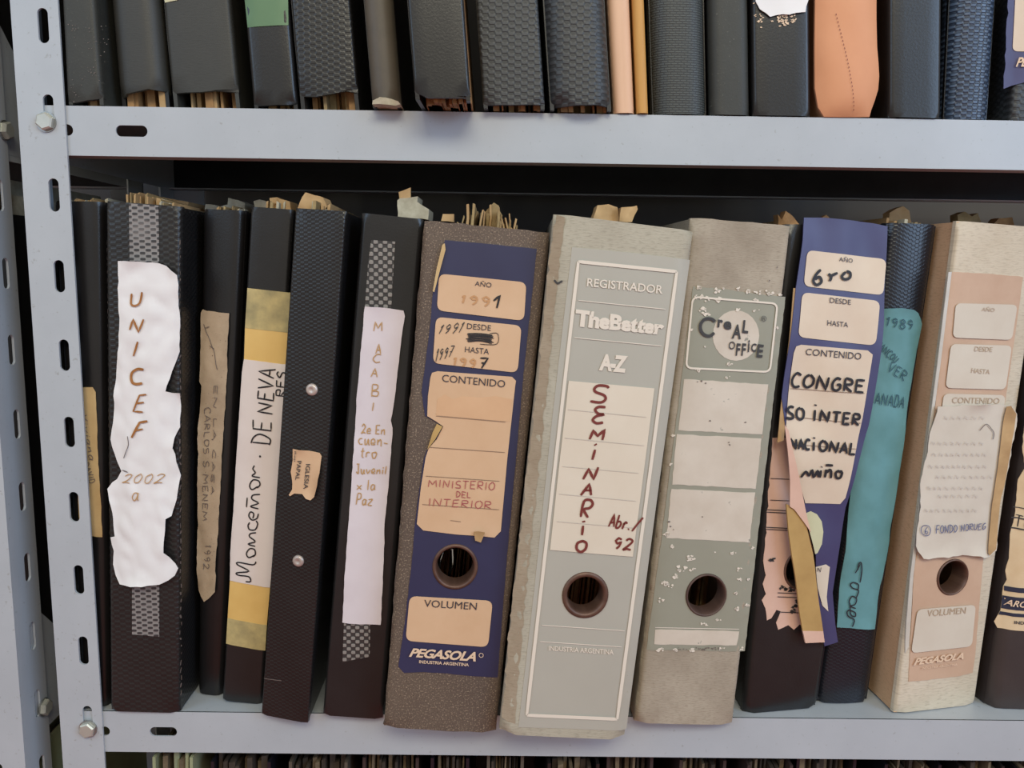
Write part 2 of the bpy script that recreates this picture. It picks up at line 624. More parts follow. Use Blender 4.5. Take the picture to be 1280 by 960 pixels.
for zz, sp in ((ZT, [(164, 155, .0195), (72, 155, .0185)]), (0.0, [(204, 910, .0185), (120, 908, .0185)]), (ZB, [])):
    hs = lip_slots(sp, zz)
    hs += [slot(X1 - .05, zz - .0145, .019, .0068)]
    shelf(unit, PX0 + .002, X1 - .002, zz, hs)
post(unit, PX0, 1, 0.0)
post(unit, X1, -1, 0.0)
post(unit, PX0, 1, DEPTH + .002, -1, slots=False)
post(unit, X1, -1, DEPTH + .002, -1, slots=False)
for (x, y) in ((60, 153), (112, 909)):
    u, v = FRONT.uv(x, y)
    bolt(unit, (u, -.0016, v), (0, -1, 0))
for z in (ZT, 0):
    for xx in (X1 - .019,):
        bolt(unit, (xx, -.0016, z - .012), (0, -1, 0))

# neighbouring unit on the left
nx = FRONT.uv(20, 780)[0]
unit2 = thing('metal_shelving_unit', 'neighbouring grey metal shelving unit, only its slotted edge post showing at far left', 'shelving unit', (nx - .4, 0, FLOOR_Z))
post(unit2, nx, -1, 0.0, shift=.007)
post(unit2, nx, -1, DEPTH + .002, -1, slots=False)
post(unit2, nx - .9, 1, 0.0, slots=False)
post(unit2, nx - .9, 1, DEPTH + .002, -1, slots=False)
for zz in (ZT, 0.0, ZB):
    shelf(unit2, nx - .898, nx - .002, zz, [])
SIDE = Face((nx, 0, 0), 90)
for (x, y) in ((5, 163), (54, 884)):
    u, v = SIDE.uv(x, y)
    bolt(unit2, (nx + .0004, u, v), (1, 0, 0), r=.0058)
for z in (ZT - LIP + .004, 0.0 - LIP + .004):
    sheet('gusset_plate', SIDE, [(.018, z), (.018, z + .085), (.026, z + .088), (.10, z + .01), (.10, z)], M_STEEL, unit2, h=-.0018, thick=.0015)

# ------------------------------------------------------------------ lettering
_fc = {}


def glyph_mesh(txt, bold, shear, space=1.0):
    k = (txt, bold, shear, space)
    if k in _fc:
        return _fc[k]
    cu = bpy.data.curves.new('t', 'FONT')
    cu.body = txt
    cu.offset = bold
    cu.shear = shear
    cu.space_character = space
    cu.resolution_u = 3
    o = bpy.data.objects.new('t', cu)
    C.objects.link(o)
    bpy.context.view_layer.update()
    me = bpy.data.meshes.new_from_object(o.evaluated_get(bpy.context.evaluated_depsgraph_get()))
    V = [(v.co.x, v.co.y) for v in me.vertices]
    F = [tuple(p.vertices) for p in me.polygons]
    bpy.data.objects.remove(o)
    bpy.data.curves.remove(cu)
    bpy.data.meshes.remove(me)
    x0, x1 = min(v[0] for v in V), max(v[0] for v in V)
    y0, y1 = min(v[1] for v in V), max(v[1] for v in V)
    V = [((x - x0) / (x1 - x0), (y - y0) / (y1 - y0)) for x, y in V]
    _fc[k] = (V, F)
    return V, F


def bil(q, s, t):
    """q = TL TR BR BL (of the text), s along, t up"""
    tl, tr, br, bl = q
    return ((bl[0] * (1 - s) + br[0] * s) * (1 - t) + (tl[0] * (1 - s) + tr[0] * s) * t,
            (bl[1] * (1 - s) + br[1] * s) * (1 - t) + (tl[1] * (1 - s) + tr[1] * s) * t)


class Print:
    """collects print and pen strokes on one face into one mesh"""
    def __init__(s, face, h, hf=None):
        s.f, s.h, s.hf = face, h, hf
        s.V, s.F = [], []
        s.cuts = []
        s.inw = False

    def pt(s, x, y):
        u, v = s.f.uv(x, y, s.h)
        return s.f.w(u, v, s.h + (s.hf(u, v) if s.hf else 0))

    def text(s, txt, q, bold=0.0, shear=0.0, space=1.0):
        V, F = glyph_mesh(txt, bold, shear, space)
        s.cuts.append(len(s.F))
        n = len(s.V)
        s.V += [s.pt(*bil(q, a, b)) for a, b in V]
        s.F += [tuple(n + i for i in f) for f in F]
        return s

    def poly(s, pts):
        n = len(s.V)
        s.V += [s.pt(x, y) for x, y in pts]
        s.F.append(tuple(range(n, n + len(pts)))[::-1])
        return s

    def stroke(s, pts, w, smooth=True):
        """pen stroke along pixel points, w pixels wide"""
        P = [Vector(p) for p in pts]
        if smooth and len(P) > 2:
            Q = []
            for i in range(len(P) - 1):
                a, b, c, d = P[max(0, i - 1)], P[i], P[i + 1], P[min(len(P) - 1, i + 2)]
                for k in range(4):
                    t = k / 4
                    Q.append(.5 * (2 * b + (c - a) * t + (2 * a - 5 * b + 4 * c - d) * t * t + (3 * b - a - 3 * c + d) * t ** 3))
            Q.append(P[-1])
            P = Q
        else:
            Q = []
            for i in range(len(P) - 1):
                for k in range(3):
                    Q.append(P[i].lerp(P[i + 1], k / 3))
            Q.append(P[-1])
            P = Q
        n = len(s.V)
        N = len(P)
        for i, p in enumerate(P):
            t = (P[min(N - 1, i + 1)] - P[max(0, i - 1)])
            if t.length < 1e-6:
                t = Vector((1, 0))
            t.normalize()
            e = w / 2 * (0.75 if i in (0, N - 1) else 1)
            d = Vector((-t.y, t.x)) * e
            s.V += [s.pt(*(p + d)), s.pt(*(p - d))]
        for i in range(N - 1):
            a = n + 2 * i
            s.F.append((a, a + 1, a + 3, a + 2))
        return s

    def line(s, a, b, w=1.0):
        k = 8
        s.cuts.append(len(s.F))
        return s.stroke([(a[0] + (b[0] - a[0]) * i / k, a[1] + (b[1] - a[1]) * i / k) for i in range(k + 1)], w, False)

    def hand(s, txt, q, w=1.5, jit=.06, slant=0.0):
        tot = sum(GW.get(c, .7) for c in txt)
        x = 0
        s.cuts.append(len(s.F))
        for c in txt:
            gw = GW.get(c, .7)
            for st in GL.get(c, []):
                pts = []
                for (a, b) in st:
                    sx = (x + (a * .78 + .1) * gw + slant * b) / tot
                    pts.append(bil(q, sx + random.uniform(-jit, jit) * .25 / tot, b + random.uniform(-jit, jit)))
                s.stroke(pts, w, c not in 'AEFHIKLMNTVXYZ1479')
            x += gw
        return s

    def frame(s, q, t, r=0):
        """outlined box in pixel space: quad corners, line thickness in px"""
        q2 = list(q)
        if r:
            o = rquad(q2, r)
            s.stroke(o + [o[0]], t, False)
        else:
            for i in range(4):
                s.line(q2[i], q2[(i + 1) % 4], t)
        return s

    def done(s, name, m, parent, stuff=False):
        """one object per word or line"""
        cuts = [0] if stuff else sorted(set([0] + s.cuts))
        cuts.append(len(s.F))
        out = None
        for a, b in zip(cuts[:-1], cuts[1:]):
            if b <= a:
                continue
            ids = {}
            F = [tuple(ids.setdefault(i, len(ids)) for i in f) for f in s.F[a:b]]
            V = [None] * len(ids)
            for i, k in ids.items():
                V[k] = s.V[i]
            out = mk(name, mesh(name, V, F), m, parent)
            if stuff:
                out['kind'] = 'stuff'
        return out


GL = {
    'A': [[(0, 0), (.5, 1), (1, 0)], [(.2, .35), (.8, .35)]],
    'B': [[(.1, 0), (.1, 1)], [(.1, 1), (.8, .95), (.8, .6), (.1, .52), (.95, .4), (.9, .05), (.1, 0)]],
    'C': [[(.95, .9), (.5, 1), (.1, .7), (.05, .3), (.4, 0), (.95, .1)]],
    'D': [[(.1, 0), (.1, 1)], [(.0, 1), (.6, .95), (.95, .5), (.6, .05), (0, 0)]],
    'E': [[(.95, 1), (.1, 1), (.1, 0), (.95, 0)], [(.1, .52), (.8, .52)]],
    'F': [[(1, 1), (.2, 1), (.1, 0)], [(.15, .52), (.8, .55)]],
    'G': [[(.9, .9), (.5, 1), (.1, .6), (.2, .1), (.6, 0), (.9, .2), (.9, .45), (.55, .45)]],
    'H': [[(.1, 0), (.1, 1)], [(.9, 0), (.9, 1)], [(.1, .5), (.9, .5)]],
    'I': [[(.5, 0), (.5, 1)]],
    'J': [[(.1, 1), (.9, 1)], [(.6, 1), (.6, .2), (.35, 0), (.05, .2)]],
    'K': [[(.1, 0), (.1, 1)], [(.9, 1), (.1, .45), (.95, 0)]],
    'L': [[(.1, 1), (.1, 0), (.9, 0)]],
    'M': [[(0, 0), (.1, 1), (.5, .35), (.9, 1), (1, 0)]],
    'N': [[(.05, 0), (.1, 1), (.85, 0), (.95, 1)]],
    'O': [[(.5, 1), (.1, .75), (.05, .3), (.45, 0), (.9, .25), (.95, .7), (.55, 1)]],
    'P': [[(.1, 0), (.15, 1)], [(.15, 1), (.8, .95), (.85, .6), (.15, .48)]],
    'R': [[(.1, 0), (.1, 1)], [(.1, 1), (.8, .95), (.85, .6), (.1, .5), (.95, 0)]],
    'S': [[(.9, .92), (.5, 1), (.12, .8), (.3, .55), (.8, .4), (.85, .12), (.45, 0), (.05, .08)]],
    'T': [[(0, 1), (1, 1)], [(.5, 1), (.45, 0)]],
    'U': [[(.1, 1), (.08, .3), (.4, 0), (.8, .25), (.95, 1)]],
    'V': [[(0, 1), (.45, 0), (1, 1)]],
    'X': [[(0, 1), (1, 0)], [(0, 0), (1, 1)]],
    'Z': [[(.05, 1), (.95, 1), (.05, 0), (1, 0)]],
    '0': [[(.5, 1), (.1, .6), (.3, .05), (.75, .1), (.9, .65), (.5, 1)]],
    '1': [[(.2, .75), (.6, 1), (.45, 0)]],
    '2': [[(.1, .75), (.4, 1), (.85, .8), (.6, .4), (.05, 0), (.5, .08), (1, .05)]],
    '6': [[(.8, 1), (.3, .7), (.1, .25), (.4, 0), (.85, .2), (.7, .45), (.2, .3)]],
    '7': [[(.05, .95), (.95, 1), (.4, 0)], [(.25, .5), (.8, .5)]],
    '8': [[(.5, .52), (.15, .75), (.5, 1), (.85, .75), (.5, .52), (.1, .25), (.5, 0), (.9, .25), (.5, .52)]],
    '9': [[(.85, .8), (.45, 1), (.15, .75), (.45, .5), (.85, .7), (.75, .3), (.5, 0)]],
    'a': [[(.85, .45), (.4, .52), (.1, .25), (.35, 0), (.75, .2), (.85, .5), (.85, .1), (1, 0)]],
    'b': [[(.15, 1), (.12, 0), (.6, .0), (.9, .25), (.6, .5), (.15, .4)]],
    'c': [[(.85, .48), (.4, .52), (.1, .25), (.4, 0), (.95, .1)]],
    'e': [[(.1, .25), (.85, .3), (.6, .55), (.15, .4), (.2, .05), (.95, .08)]],
    'i': [[(.5, .5), (.5, 0)], [(.5, .72), (.55, .78)]],
    'l': [[(.5, 1), (.45, 0)]],
    'n': [[(.1, 0), (.15, .5), (.2, .3), (.6, .55), (.8, .35), (.85, 0)]],
    'ñ': [[(.1, 0), (.15, .5), (.2, .3), (.6, .55), (.8, .35), (.85, 0)], [(.05, .78), (.95, .82)]],
    'o': [[(.5, .52), (.1, .35), (.3, 0), (.75, .05), (.9, .4), (.5, .52), (.9, .5)]],
    'r': [[(.1, 0), (.2, .5), (.25, .35), (.5, .55), (.9, .45)]],
    't': [[(.5, .95), (.4, .1), (.8, 0)], [(.1, .6), (.9, .62)]],
    'u': [[(.1, .5), (.15, .1), (.5, 0), (.8, .5), (.85, .1), (1, 0)]],
    'v': [[(.05, .5), (.4, 0), (.95, .5)]],
    'x': [[(.05, .5), (.95, 0)], [(.05, 0), (.95, .5)]],
    'z': [[(.1, .5), (.9, .5), (.1, 0), (1, 0)]],
    '.': [[(.4, .02), (.6, .06)]], '-': [[(.1, .3), (.9, .3)]], '/': [[(0, 0), (1, 1)]],
}
GW = {'I': .4, 'i': .4, '1': .45, 'l': .35, '.': .4, ' ': .45, 'M': 1.0, 'J': .6, 'r': .55, 't': .5, 'N': .8}


# ------------------------------------------------------------------ binders
def edge_u(quv, v, side):
    """u of the left (0) or right (1) spine edge at height v; quv = TL TR BR BL"""
    a, b = (quv[3], quv[0]) if side == 0 else (quv[2], quv[1])
    t = (v - a[1]) / (b[1] - a[1])
    return a[0] + (b[0] - a[0]) * t


class Binder:
    def __init__(s, name, label, cat, q, yaw, m, m_cover=None, R=.004, depth=.2, zbase=0.0, group=None, holes=(), bottom=None, ext=None, back=(0.0, 0.0),
                 p0=None, spine_rag=0.0, cover=True, lift=0.0, th=.0028, bow=0.0):
        # base point: lowest bottom corner stands on the shelf
        if p0 is None:
            best = None
            for j in (2, 3):
                p = ground(*q[j], z=zbase + lift)
                f = Face(p, yaw)
                zz = [f.uv(*c)[1] for c in q[2:]]
                if min(zz) > -1e-5:
                    best = f
            s.f = best
        else:
            s.f = Face(p0, yaw)
        f = s.f
        f.p0.z = zbase
        s.q = f.px(q)
        if ext:      # the photograph cuts the top off: go on along both edges to the full height
            tl, tr, br, bl = s.q
            s.q[0] = (bl[0] + (tl[0] - bl[0]) * ext / (tl[1] - bl[1]), ext)
            s.q[1] = (br[0] + (tr[0] - br[0]) * ext / (tr[1] - br[1]), ext)
        tl, tr, br, bl = s.q
        s.R = R
        s.low_cover = bottom is not None
        cen = f.w((bl[0] + br[0]) / 2, 0, -depth / 2)
        s.t = thing(name, label, cat, cen, group)
        s.t.location.z = zbase
        bot = f.px(bottom) if bottom else [bl, br]
        bot = [(u, max(v, .0004)) for u, v in bot]
        bot = refine(bot + [bot[-1]], .008)[:-1] if len(bot) > 2 else [(bot[0][0] + (bot[1][0] - bot[0][0]) * k / 8, bot[0][1] + (bot[1][1] - bot[0][1]) * k / 8) for k in range(9)]
        bot[-1] = (br[0], max(bot[-1][1], .0004))
        extra = []
        z0, z1 = max(p[1] for p in bot), min(tl[1], tr[1])
        k = int((z1 - z0) / .006)
        rows = [z0 + (z1 - z0) * (i + .5) / (k + 1) for i in range(k + 1)]
        left = [(edge_u(s.q, v, 0), v) for v in rows]
        right = [(edge_u(s.q, v, 1), v) for v in rows]
        top = [(tr[0] + (tl[0] - tr[0]) * k / 10, tr[1] + (tl[1] - tr[1]) * k / 10) for k in range(11)]
        poly = bot + right + top + left[::-1]
        if spine_rag:
            poly = [(x + random.uniform(-1, 1) * spine_rag, max(y + random.uniform(-1, 1) * spine_rag, 0.0003)) for x, y in poly]
        for v in rows:
            a, b = edge_u(s.q, v, 0), edge_u(s.q, v, 1)
            for g in (.07, .2, .4, .68, 1.0):
                extra += [(a + g * R, v), (b - g * R, v)]
            for g in (.25, .5, .75):
                extra.append((a + R + (b - a - 2 * R) * g, v))

        def hf(u, v):
            a, b = edge_u(s.q, v, 0), edge_u(s.q, v, 1)
            d = max(0.0, min(u - a, b - u))
            h = 0.0
            if d < R:
                h = -(R - math.sqrt(max(0, R * R - (R - d) ** 2)))
            if bow:
                w = max(1e-4, (b - a) / 2)
                h += bow * (1 - min(1, abs((u - (a + b) / 2) / w)) ** 2) - bow
            return h
        s.hf = hf
        s.holes = []
        hl = []
        for (cx, cy, rx, ry) in holes:
            cu, cv = f.uv(cx, cy)
            ru = f.uv(cx + rx, cy)[0] - cu
            rv = cv - f.uv(cx, cy + ry)[1]
            hl.append(circle(cu, cv, ru, rv))
            s.holes.append((cu, cv, ru, rv))
        s.spine = sheet('spine', f, poly, m, s.t, 0, th, hf, hl, extra=extra)
        s.depth = depth
        s.skew = (back[0] + back[1]) / 2
        if cover:
            for side in (0, 1):
                s.cover(side, m_cover or m, back[side] + (.02, -.02)[side])

    def cover(s, side, m, skew):
        """side board running back from the spine edge"""
        f = s.f
        tl, tr, br, bl = s.q
        a, b = (bl, tl) if side == 0 else (br, tr)
        sg = 1 if side == 0 else -1
        th = .0024
        dirv = Vector((skew, 1, 0))
        h0 = -max(s.R * .8, .0012)
        zb = max(.0008, a[1])
        if s.low_cover:
            zb = .0008
        rows = []
        nseg = 8
        for i in range(nseg + 1):
            t = i / nseg
            u, v = a[0] + (b[0] - a[0]) * t, zb + (b[1] - zb - .0006) * t
            if i == 0:
                u = edge_u(s.q, zb, side)
            rows.append(f.w(u + sg * .0002, v, h0))
        V, F, U = [], [], []
        nd = 4
        for i, p in enumerate(rows):
            for j in range(nd + 1):
                d = s.depth * j / nd
                for k in (0, 1):
                    V.append(p + dirv * d + Vector((sg * th * k, 0, 0)))
                    U.append((d, p.z))
        def id(i, j, k): return (i * (nd + 1) + j) * 2 + k
        for i in range(nseg):
            for j in range(nd):
                for k in (0, 1):
                    F.append((id(i, j, k), id(i, j + 1, k), id(i + 1, j + 1, k), id(i + 1, j, k)))
            for j in (0, nd):
                F.append((id(i, j, 0), id(i + 1, j, 0), id(i + 1, j, 1), id(i, j, 1)))
        for j in range(nd):
            for i in (0, nseg):
                F.append((id(i, j, 0), id(i, j + 1, 0), id(i, j + 1, 1), id(i, j, 1)))
        me = mesh('cover', V, F, U)
        bm = bmesh.new()
        bm.from_mesh(me)
        bmesh.ops.recalc_face_normals(bm, faces=bm.faces[:])
        bm.to_mesh(me)
        bm.free()
        return mk('cover', me, m, s.t)

    def papers(s, n, mats, top=None, name='papers', dep=(.006, .12), inset=.0068, jag=.004, thick=(.0006, .0022), zlo=0.001, urange=(0, 1)):
        """the bundle of old sheets: top = list of (fraction along the spine, height above the spine top in m)"""
        f = s.f
        tl, tr, br, bl = s.q
        top = top or [(0, -.004), (1, -.004)]
        groups = [([], []) for _ in mats]
        for i in range(n):
            t = urange[0] + (urange[1] - urange[0]) * (i + random.uniform(.2, .8)) / n
            wt = (tr[0] - tl[0] - 2 * inset)
            wb = (br[0] - bl[0] - 2 * inset)
            hx = top[0][1]
            for (a, b) in zip(top[:-1], top[1:]):
                if a[0] <= t <= b[0]:
                    hx = a[1] + (b[1] - a[1]) * (t - a[0]) / max(1e-6, b[0] - a[0])
            zt = tl[1] + (tr[1] - tl[1]) * t + hx + random.uniform(-jag, jag * .4)
            V, F = groups[random.randrange(len(mats))]
            th = random.uniform(*thick)
            d0 = dep[0] + random.uniform(0, .02)
            d1 = max(d0 + .02, dep[1])
            ks = [0, .3, .6, .85, 1.0]
            k0 = len(V)
            tw = random.uniform(-.002, .002)
            for q, kk in enumerate(ks):
                v = zlo + (zt - zlo) * kk
                vv = min(v, min(tl[1], tr[1]))
                uc = (bl[0] + inset + wb * t) + ((tl[0] + inset + wt * t) - (bl[0] + inset + wb * t)) * (v / tl[1])
                uc += random.uniform(-.0006, .0006) + (random.uniform(-.002, .002) if kk == 1 and hx > -.002 else 0)
                for (du, d, dv) in ((0, d0, 0), (th, d0, random.uniform(-.0015, .0015) if kk == 1 else 0), (th + tw * .4, d1, random.uniform(-.004, .0) if kk == 1 else 0), (tw * .4, d1, random.uniform(-.004, .0) if kk == 1 else 0)):
                    p = f.w(uc, v + dv, 0) + Vector((du + s.skew * d, d, 0))
                    V.append(p)
            for q in range(len(ks) - 1):
                a = k0 + 4 * q
                for e in range(4):
                    F.append((a + e, a + (e + 1) % 4, a + 4 + (e + 1) % 4, a + 4 + e))
            F.append((k0 + 3, k0 + 2, k0 + 1, k0))
            e = k0 + 4 * (len(ks) - 1)
            F.append((e, e + 1, e + 2, e + 3))
        for (V, F), m in zip(groups, mats):
            if V:
                o = mk(name, mesh(name, V, F), m, s.t)
                o['kind'] = 'stuff'

    def scrap(s, pts, d, m, thick=.004, name='paper_scrap', bend=.0015, depth=.02):
        """a crumpled bundle end sticking out, outline in pixels, d metres behind the spine"""
        f = Face(s.f.p0 + Vector((0, d, 0)), 0)
        pl = [(u, max(v, .0012)) for u, v in f.px(pts)]
        o = sheet(name, f, ragged(pl, .003, .0003), m, s.t, 0, depth,
                  hf=lambda u, v: bend * 2 * noise.noise(Vector((u * 260, v * 180, d * 50))), grid=.003)
        return o

    def label(s, name, pts, m, h=.0005, thick=.0004, rag=0.0, hf=None, curl=0.0, holes=(), grid=None, parent=None, wav=0.0, flatbase=False):
        f = s.f
        pl = f.px(pts, h)
        if rag:
            pl = ragged(pl, .0035, rag)
        else:
            pl = refine(pl, .004)
        hl = []
        for (cx, cy, rx, ry) in holes:
            cu, cv = f.uv(cx, cy, h)
            hl.append(circle(cu, cv, f.uv(cx + rx, cy, h)[0] - cu, cv - f.uv(cx, cy + ry, h)[1]))
        base = s.hf
        seed = random.uniform(0, 50)

        def hh(u, v):
            a, b = edge_u(s.q, v, 0), edge_u(s.q, v, 1)
            r = 0.0 if flatbase else base(min(max(u, a + .25 * s.R), b - .25 * s.R), v)
            if wav:
                r += wav * (.5 + .5 * noise.noise(Vector((u * 55, v * 38, seed)))) + .4 * wav * noise.noise(Vector((u * 140, v * 110, seed)))
            if curl:
                d = dist_poly((u, v), pl)
                if d < .008:
                    r += curl * (1 - d / .008) ** 2 * max(0, noise.noise(Vector((u * 70, v * 45, seed + 9))) + .25)
            if hf:
                r += hf(u, v)
            return r
        o = sheet(name, f, pl, m, parent or s.t, h, thick, hh, hl, grid or (.004, .006))
        o['_'] = 0
        del o['_']
        s.last = hh
        return o

    def ink(s, h=.0009, hf=None):
        return Print(s.f, h, hf or s.hf)

    def ring(s, i, m, extra=.0025, out=.0006, deep=.012):
        """eyelet around a finger hole with a short tube into the box"""
        cu, cv, ru, rv = s.holes[i]
        f = s.f
        n = 40
        V, F = [], []
        prof = [(extra, -.0002), (extra * .9, out + .0004), (extra * .45, out + .0010), (.0, out + .0004), (-.0007, -.002), (-.0007, -deep)]
        for (dr, h) in prof:
            for k in range(n):
                a = 2 * math.pi * k / n
                V.append(f.w(cu + (ru + dr) * math.cos(a), cv + (rv + dr) * math.sin(a), h))
        for j in range(len(prof) - 1):
            for k in range(n):
                F.append((j * n + k, j * n + (k + 1) % n, (j + 1) * n + (k + 1) % n, (j + 1) * n + k))
        U = [((v - f.p0).dot(f.eu), v.z) for v in V]
        return mk('hole_ring', mesh('hole_ring', V, F, U, lambda i: True), m, s.t)


def flat(f, pts, h=0.0):
    return f.px(pts, h)


GL_LOW = 'binders standing on the lower shelf'
GL_UP = 'binders standing on the upper shelf'
PAP = [M_PAPER_E, M_PAPER_T, M_PAPER_G]
PAPO = [M_PAPER_O, M_PAPER_E]


# ================================================================== lower shelf
# ---- black binder half hidden by the post
b = Binder('black_binder', 'smooth black binder half hidden behind the slotted post, yellow slip at mid height', 'binder',
           [(64, 251), (127, 252), (136, 884), (102, 883)], 0, M_BLKG, R=.006, depth=.17, group=GL_LOW)
o = b.label('paper_slip', [(92, 484), (116, 484), (120, 490), (122, 560), (126, 640), (127, 672), (100, 668)], M_PAPER_Y, rag=.0002, wav=.0004)
p = b.ink(.0012, b.last)
p.hand('Viviana', [(108, 515), (120, 575), (112, 576), (103, 517)], .8, slant=.2).hand('DAVID', [(111, 577), (120, 603), (112, 605), (106, 579)], .8)
p.done('handwriting', I_GREY, o)
b.papers(14, PAP, [(0, .002), (.4, .001), (1, .003)], jag=.002)

# ---- UNICEF binder
b = Binder('black_binder', 'black basket-weave binder with torn ragged white paper strip lettered downwards in brown pen', 'binder',
           [(131, 251), (226, 258), (224, 892), (137, 889)], 2, M_WEAVE, R=.0035, depth=.2, group=GL_LOW)
b.papers(26, PAP, [(0, .004), (.25, .0065), (.4, .006), (1, .001)], jag=.0018)
b.scrap([(158, 256), (158, 246), (165, 242), (175, 241), (190, 244), (198, 246), (222, 250), (236, 253), (234, 260), (200, 258)], .05, M_PAPER_T, depth=.03)
b.label('tape_strip', [(161, 254), (198, 257), (199, 330), (162, 330)], M_TAPE, .0004)
b.label('tape_strip', [(165, 729), (199, 729), (199, 796), (165, 793)], M_TAPE, .0004)
ul = [(149, 326), (175, 327), (199, 329), (208, 333), (214, 338), (221, 344), (222, 357), (221, 375), (223, 400), (222, 440), (217, 456), (211, 474), (206, 490), (223, 492), (223, 515), (222, 535), (217, 548),
      (216, 560), (220, 578), (224, 595), (222, 610), (220, 625), (214, 645), (207, 649), (206, 670), (205, 690), (211, 697), (218, 705), (221, 712), (217, 720), (210, 726), (199, 731), (165, 732), (148, 731), (142, 720),
      (139, 708), (140, 690), (136, 674), (142, 672), (140, 650), (138, 635), (132, 612), (138, 604), (145, 600), (151, 589), (145, 577), (139, 560), (137, 550), (140, 530), (142, 510), (145, 465), (148, 440), (149, 405), (148, 360)]


def fold(bb, xs, amp):
    us = [bb.f.uv(x, 500)[0] for x in xs]
    return lambda u, v: sum(amp * max(0, 1 - abs(u - k) / .004) for k in us)


ua, ub_ = b.f.uv(162, 500)[0], b.f.uv(199, 500)[0]


def tent(u, v):
    """the strip is folded along both sides of the tape and creased across"""
    r = .0045 - .22 * max(0, ua - u) - .20 * max(0, u - ub_)
    c = noise.noise(Vector((u * 90, v * 60, 4.2)))
    r += .0016 * abs(c) + .0012 * abs(noise.noise(Vector((u * 50 + v * 90, v * 30 - u * 40, 8.1))))
    return max(r, .0002) - .0045


o = b.label('paper_label', ul, M_PAPER_W, .0055, rag=.0003, curl=.004, hf=tent, grid=(.002, .003))
p = b.ink(.0064, b.last)
W = 2.6
p.stroke([(165, 367), (164, 376), (165, 381), (170, 382), (175, 378), (178, 365)], W)
p.stroke([(163, 412), (167, 399), (174, 415), (180, 399)], W, False)
p.stroke([(167, 445), (173, 427)], W, False)
p.stroke([(180, 462), (173, 461), (166, 465), (164, 471), (166, 478), (171, 480), (178, 479)], 3.2)
p.stroke([(183, 493), (175, 494), (167, 514), (179, 515)], 2.2, False).stroke([(171, 504), (180, 503)], 2.2, False)
p.stroke([(185, 526), (175, 528), (165, 547)], 3, False).stroke([(170, 538), (179, 536)], 2.2, False)
p.done('handwriting', I_GOLD, o)
p = b.ink(.0064, b.last)
p.hand('2002', [(152, 592), (206, 592), (204, 604), (150, 604)], 1.1, slant=.2).hand('a', [(165, 606), (177, 606), (175, 625), (164, 625)], 1.2)
p.done('handwriting', I_GOLD2, o)
p = b.ink(.0064, b.last)
p.stroke([(160, 545), (161, 556), (157, 566), (154, 573)], 1.0).stroke([(152, 588), (160, 590)], 1.2)
p.done('paper_tear', I_GREY, o)
p = b.ink(.0004)
for k in range(60):
    y = 300 + k * 9.6
    for x in (132 + (y - 251) * .008, 224):
        p.stroke([(x + random.uniform(-.6, .6), y), (x + random.uniform(-.6, .6), y + random.uniform(2, 7))], random.uniform(.4, 1.0), False)
p.done('worn_edge', I_GREY, b.spine, True)

# ---- narrow binder with brown strip
b = Binder('black_binder', 'narrow black binder set back, long brown spotted paper strip on its spine', 'binder',
           [(251, 261), (304, 263), (277, 871), (245, 866)], -6, M_BLKG, R=.006, depth=.18, group=GL_LOW)
b.papers(12, PAP, [(0, .001), (.5, .003), (1, .003)], jag=.002)
b.scrap([(256, 262), (258, 255), (275, 258), (284, 255), (285, 247), (297, 250), (306, 253), (306, 264)], .03, M_PAPER_G, depth=.02)
o = b.label('paper_strip', [(250, 391), (252, 387), (287, 392), (286, 430), (284, 470), (280, 535), (277, 590), (274, 635), (271, 700), (270, 738), (263, 746), (256, 751), (251, 745), (247, 738), (246, 712), (246, 690), (247, 605),
                            (248, 535), (251, 482), (248, 477), (249, 440)], M_PAPER_B, rag=.0003, curl=.003, wav=.0007, grid=(.003, .005))
p = b.ink(.0013, b.last)
p.hand('CARLOS S MENEM', [(263, 508), (259, 652), (253, 652), (256, 508)], .8, jit=.12)
p.hand('EN LA CASA', [(272, 480), (268, 620), (264, 620), (268, 480)], .7, jit=.15)
p.hand('1992', [(264, 680), (262, 712), (254, 712), (256, 680)], .8)
p.stroke([(254, 405), (258, 415), (262, 424), (264, 430), (268, 440), (270, 455), (272, 462)], .8).stroke([(256, 410), (262, 408)], .8).stroke([(262, 432), (268, 436)], .8)
p.done('handwriting', I_GREY, o)

# ---- Moncenor binder
b = Binder('black_binder', 'black binder with long white label lettered in black pen, yellow tape at both label ends', 'binder',
           [(313, 258), (366, 262), (327, 881), (277, 875)], -2, M_BLK, R=.0025, depth=.19, group=GL_LOW)
b.papers(14, PAP, [(0, .003), (.3, .006), (.6, .004), (1, .004)], jag=.003)
b.scrap([(338, 264), (337, 248), (346, 246), (350, 249), (362, 252), (364, 264)], .012, M_PAPER_T)
b.scrap([(318, 264), (317, 252), (324, 249), (332, 251), (335, 262), (334, 266)], .03, M_PAPER_G)
b.label('old_tape', [(309, 360), (363, 366), (360, 416), (306, 410)], M_OLIVET, .0007)
b.label('yellow_tape', [(306, 410), (360, 416), (358, 456), (305, 449)], M_YELLOW, .0005)
b.label('yellow_tape', [(287, 726), (337, 735), (333, 782), (284, 773)], M_YELLOW, .0005)
b.label('old_tape', [(284, 773), (333, 782), (331, 814), (282, 805)], M_OLIVET, .0007)
o = b.label('paper_label', [(305, 449), (359, 456), (353, 530), (350, 585), (343, 660), (337, 735), (287, 726), (287, 692), (291, 640), (294, 585), (299, 510), (302, 465)], M_PAPER_P, .0009, rag=.0001)
p = b.ink(.0013, b.last)
w = 1.7
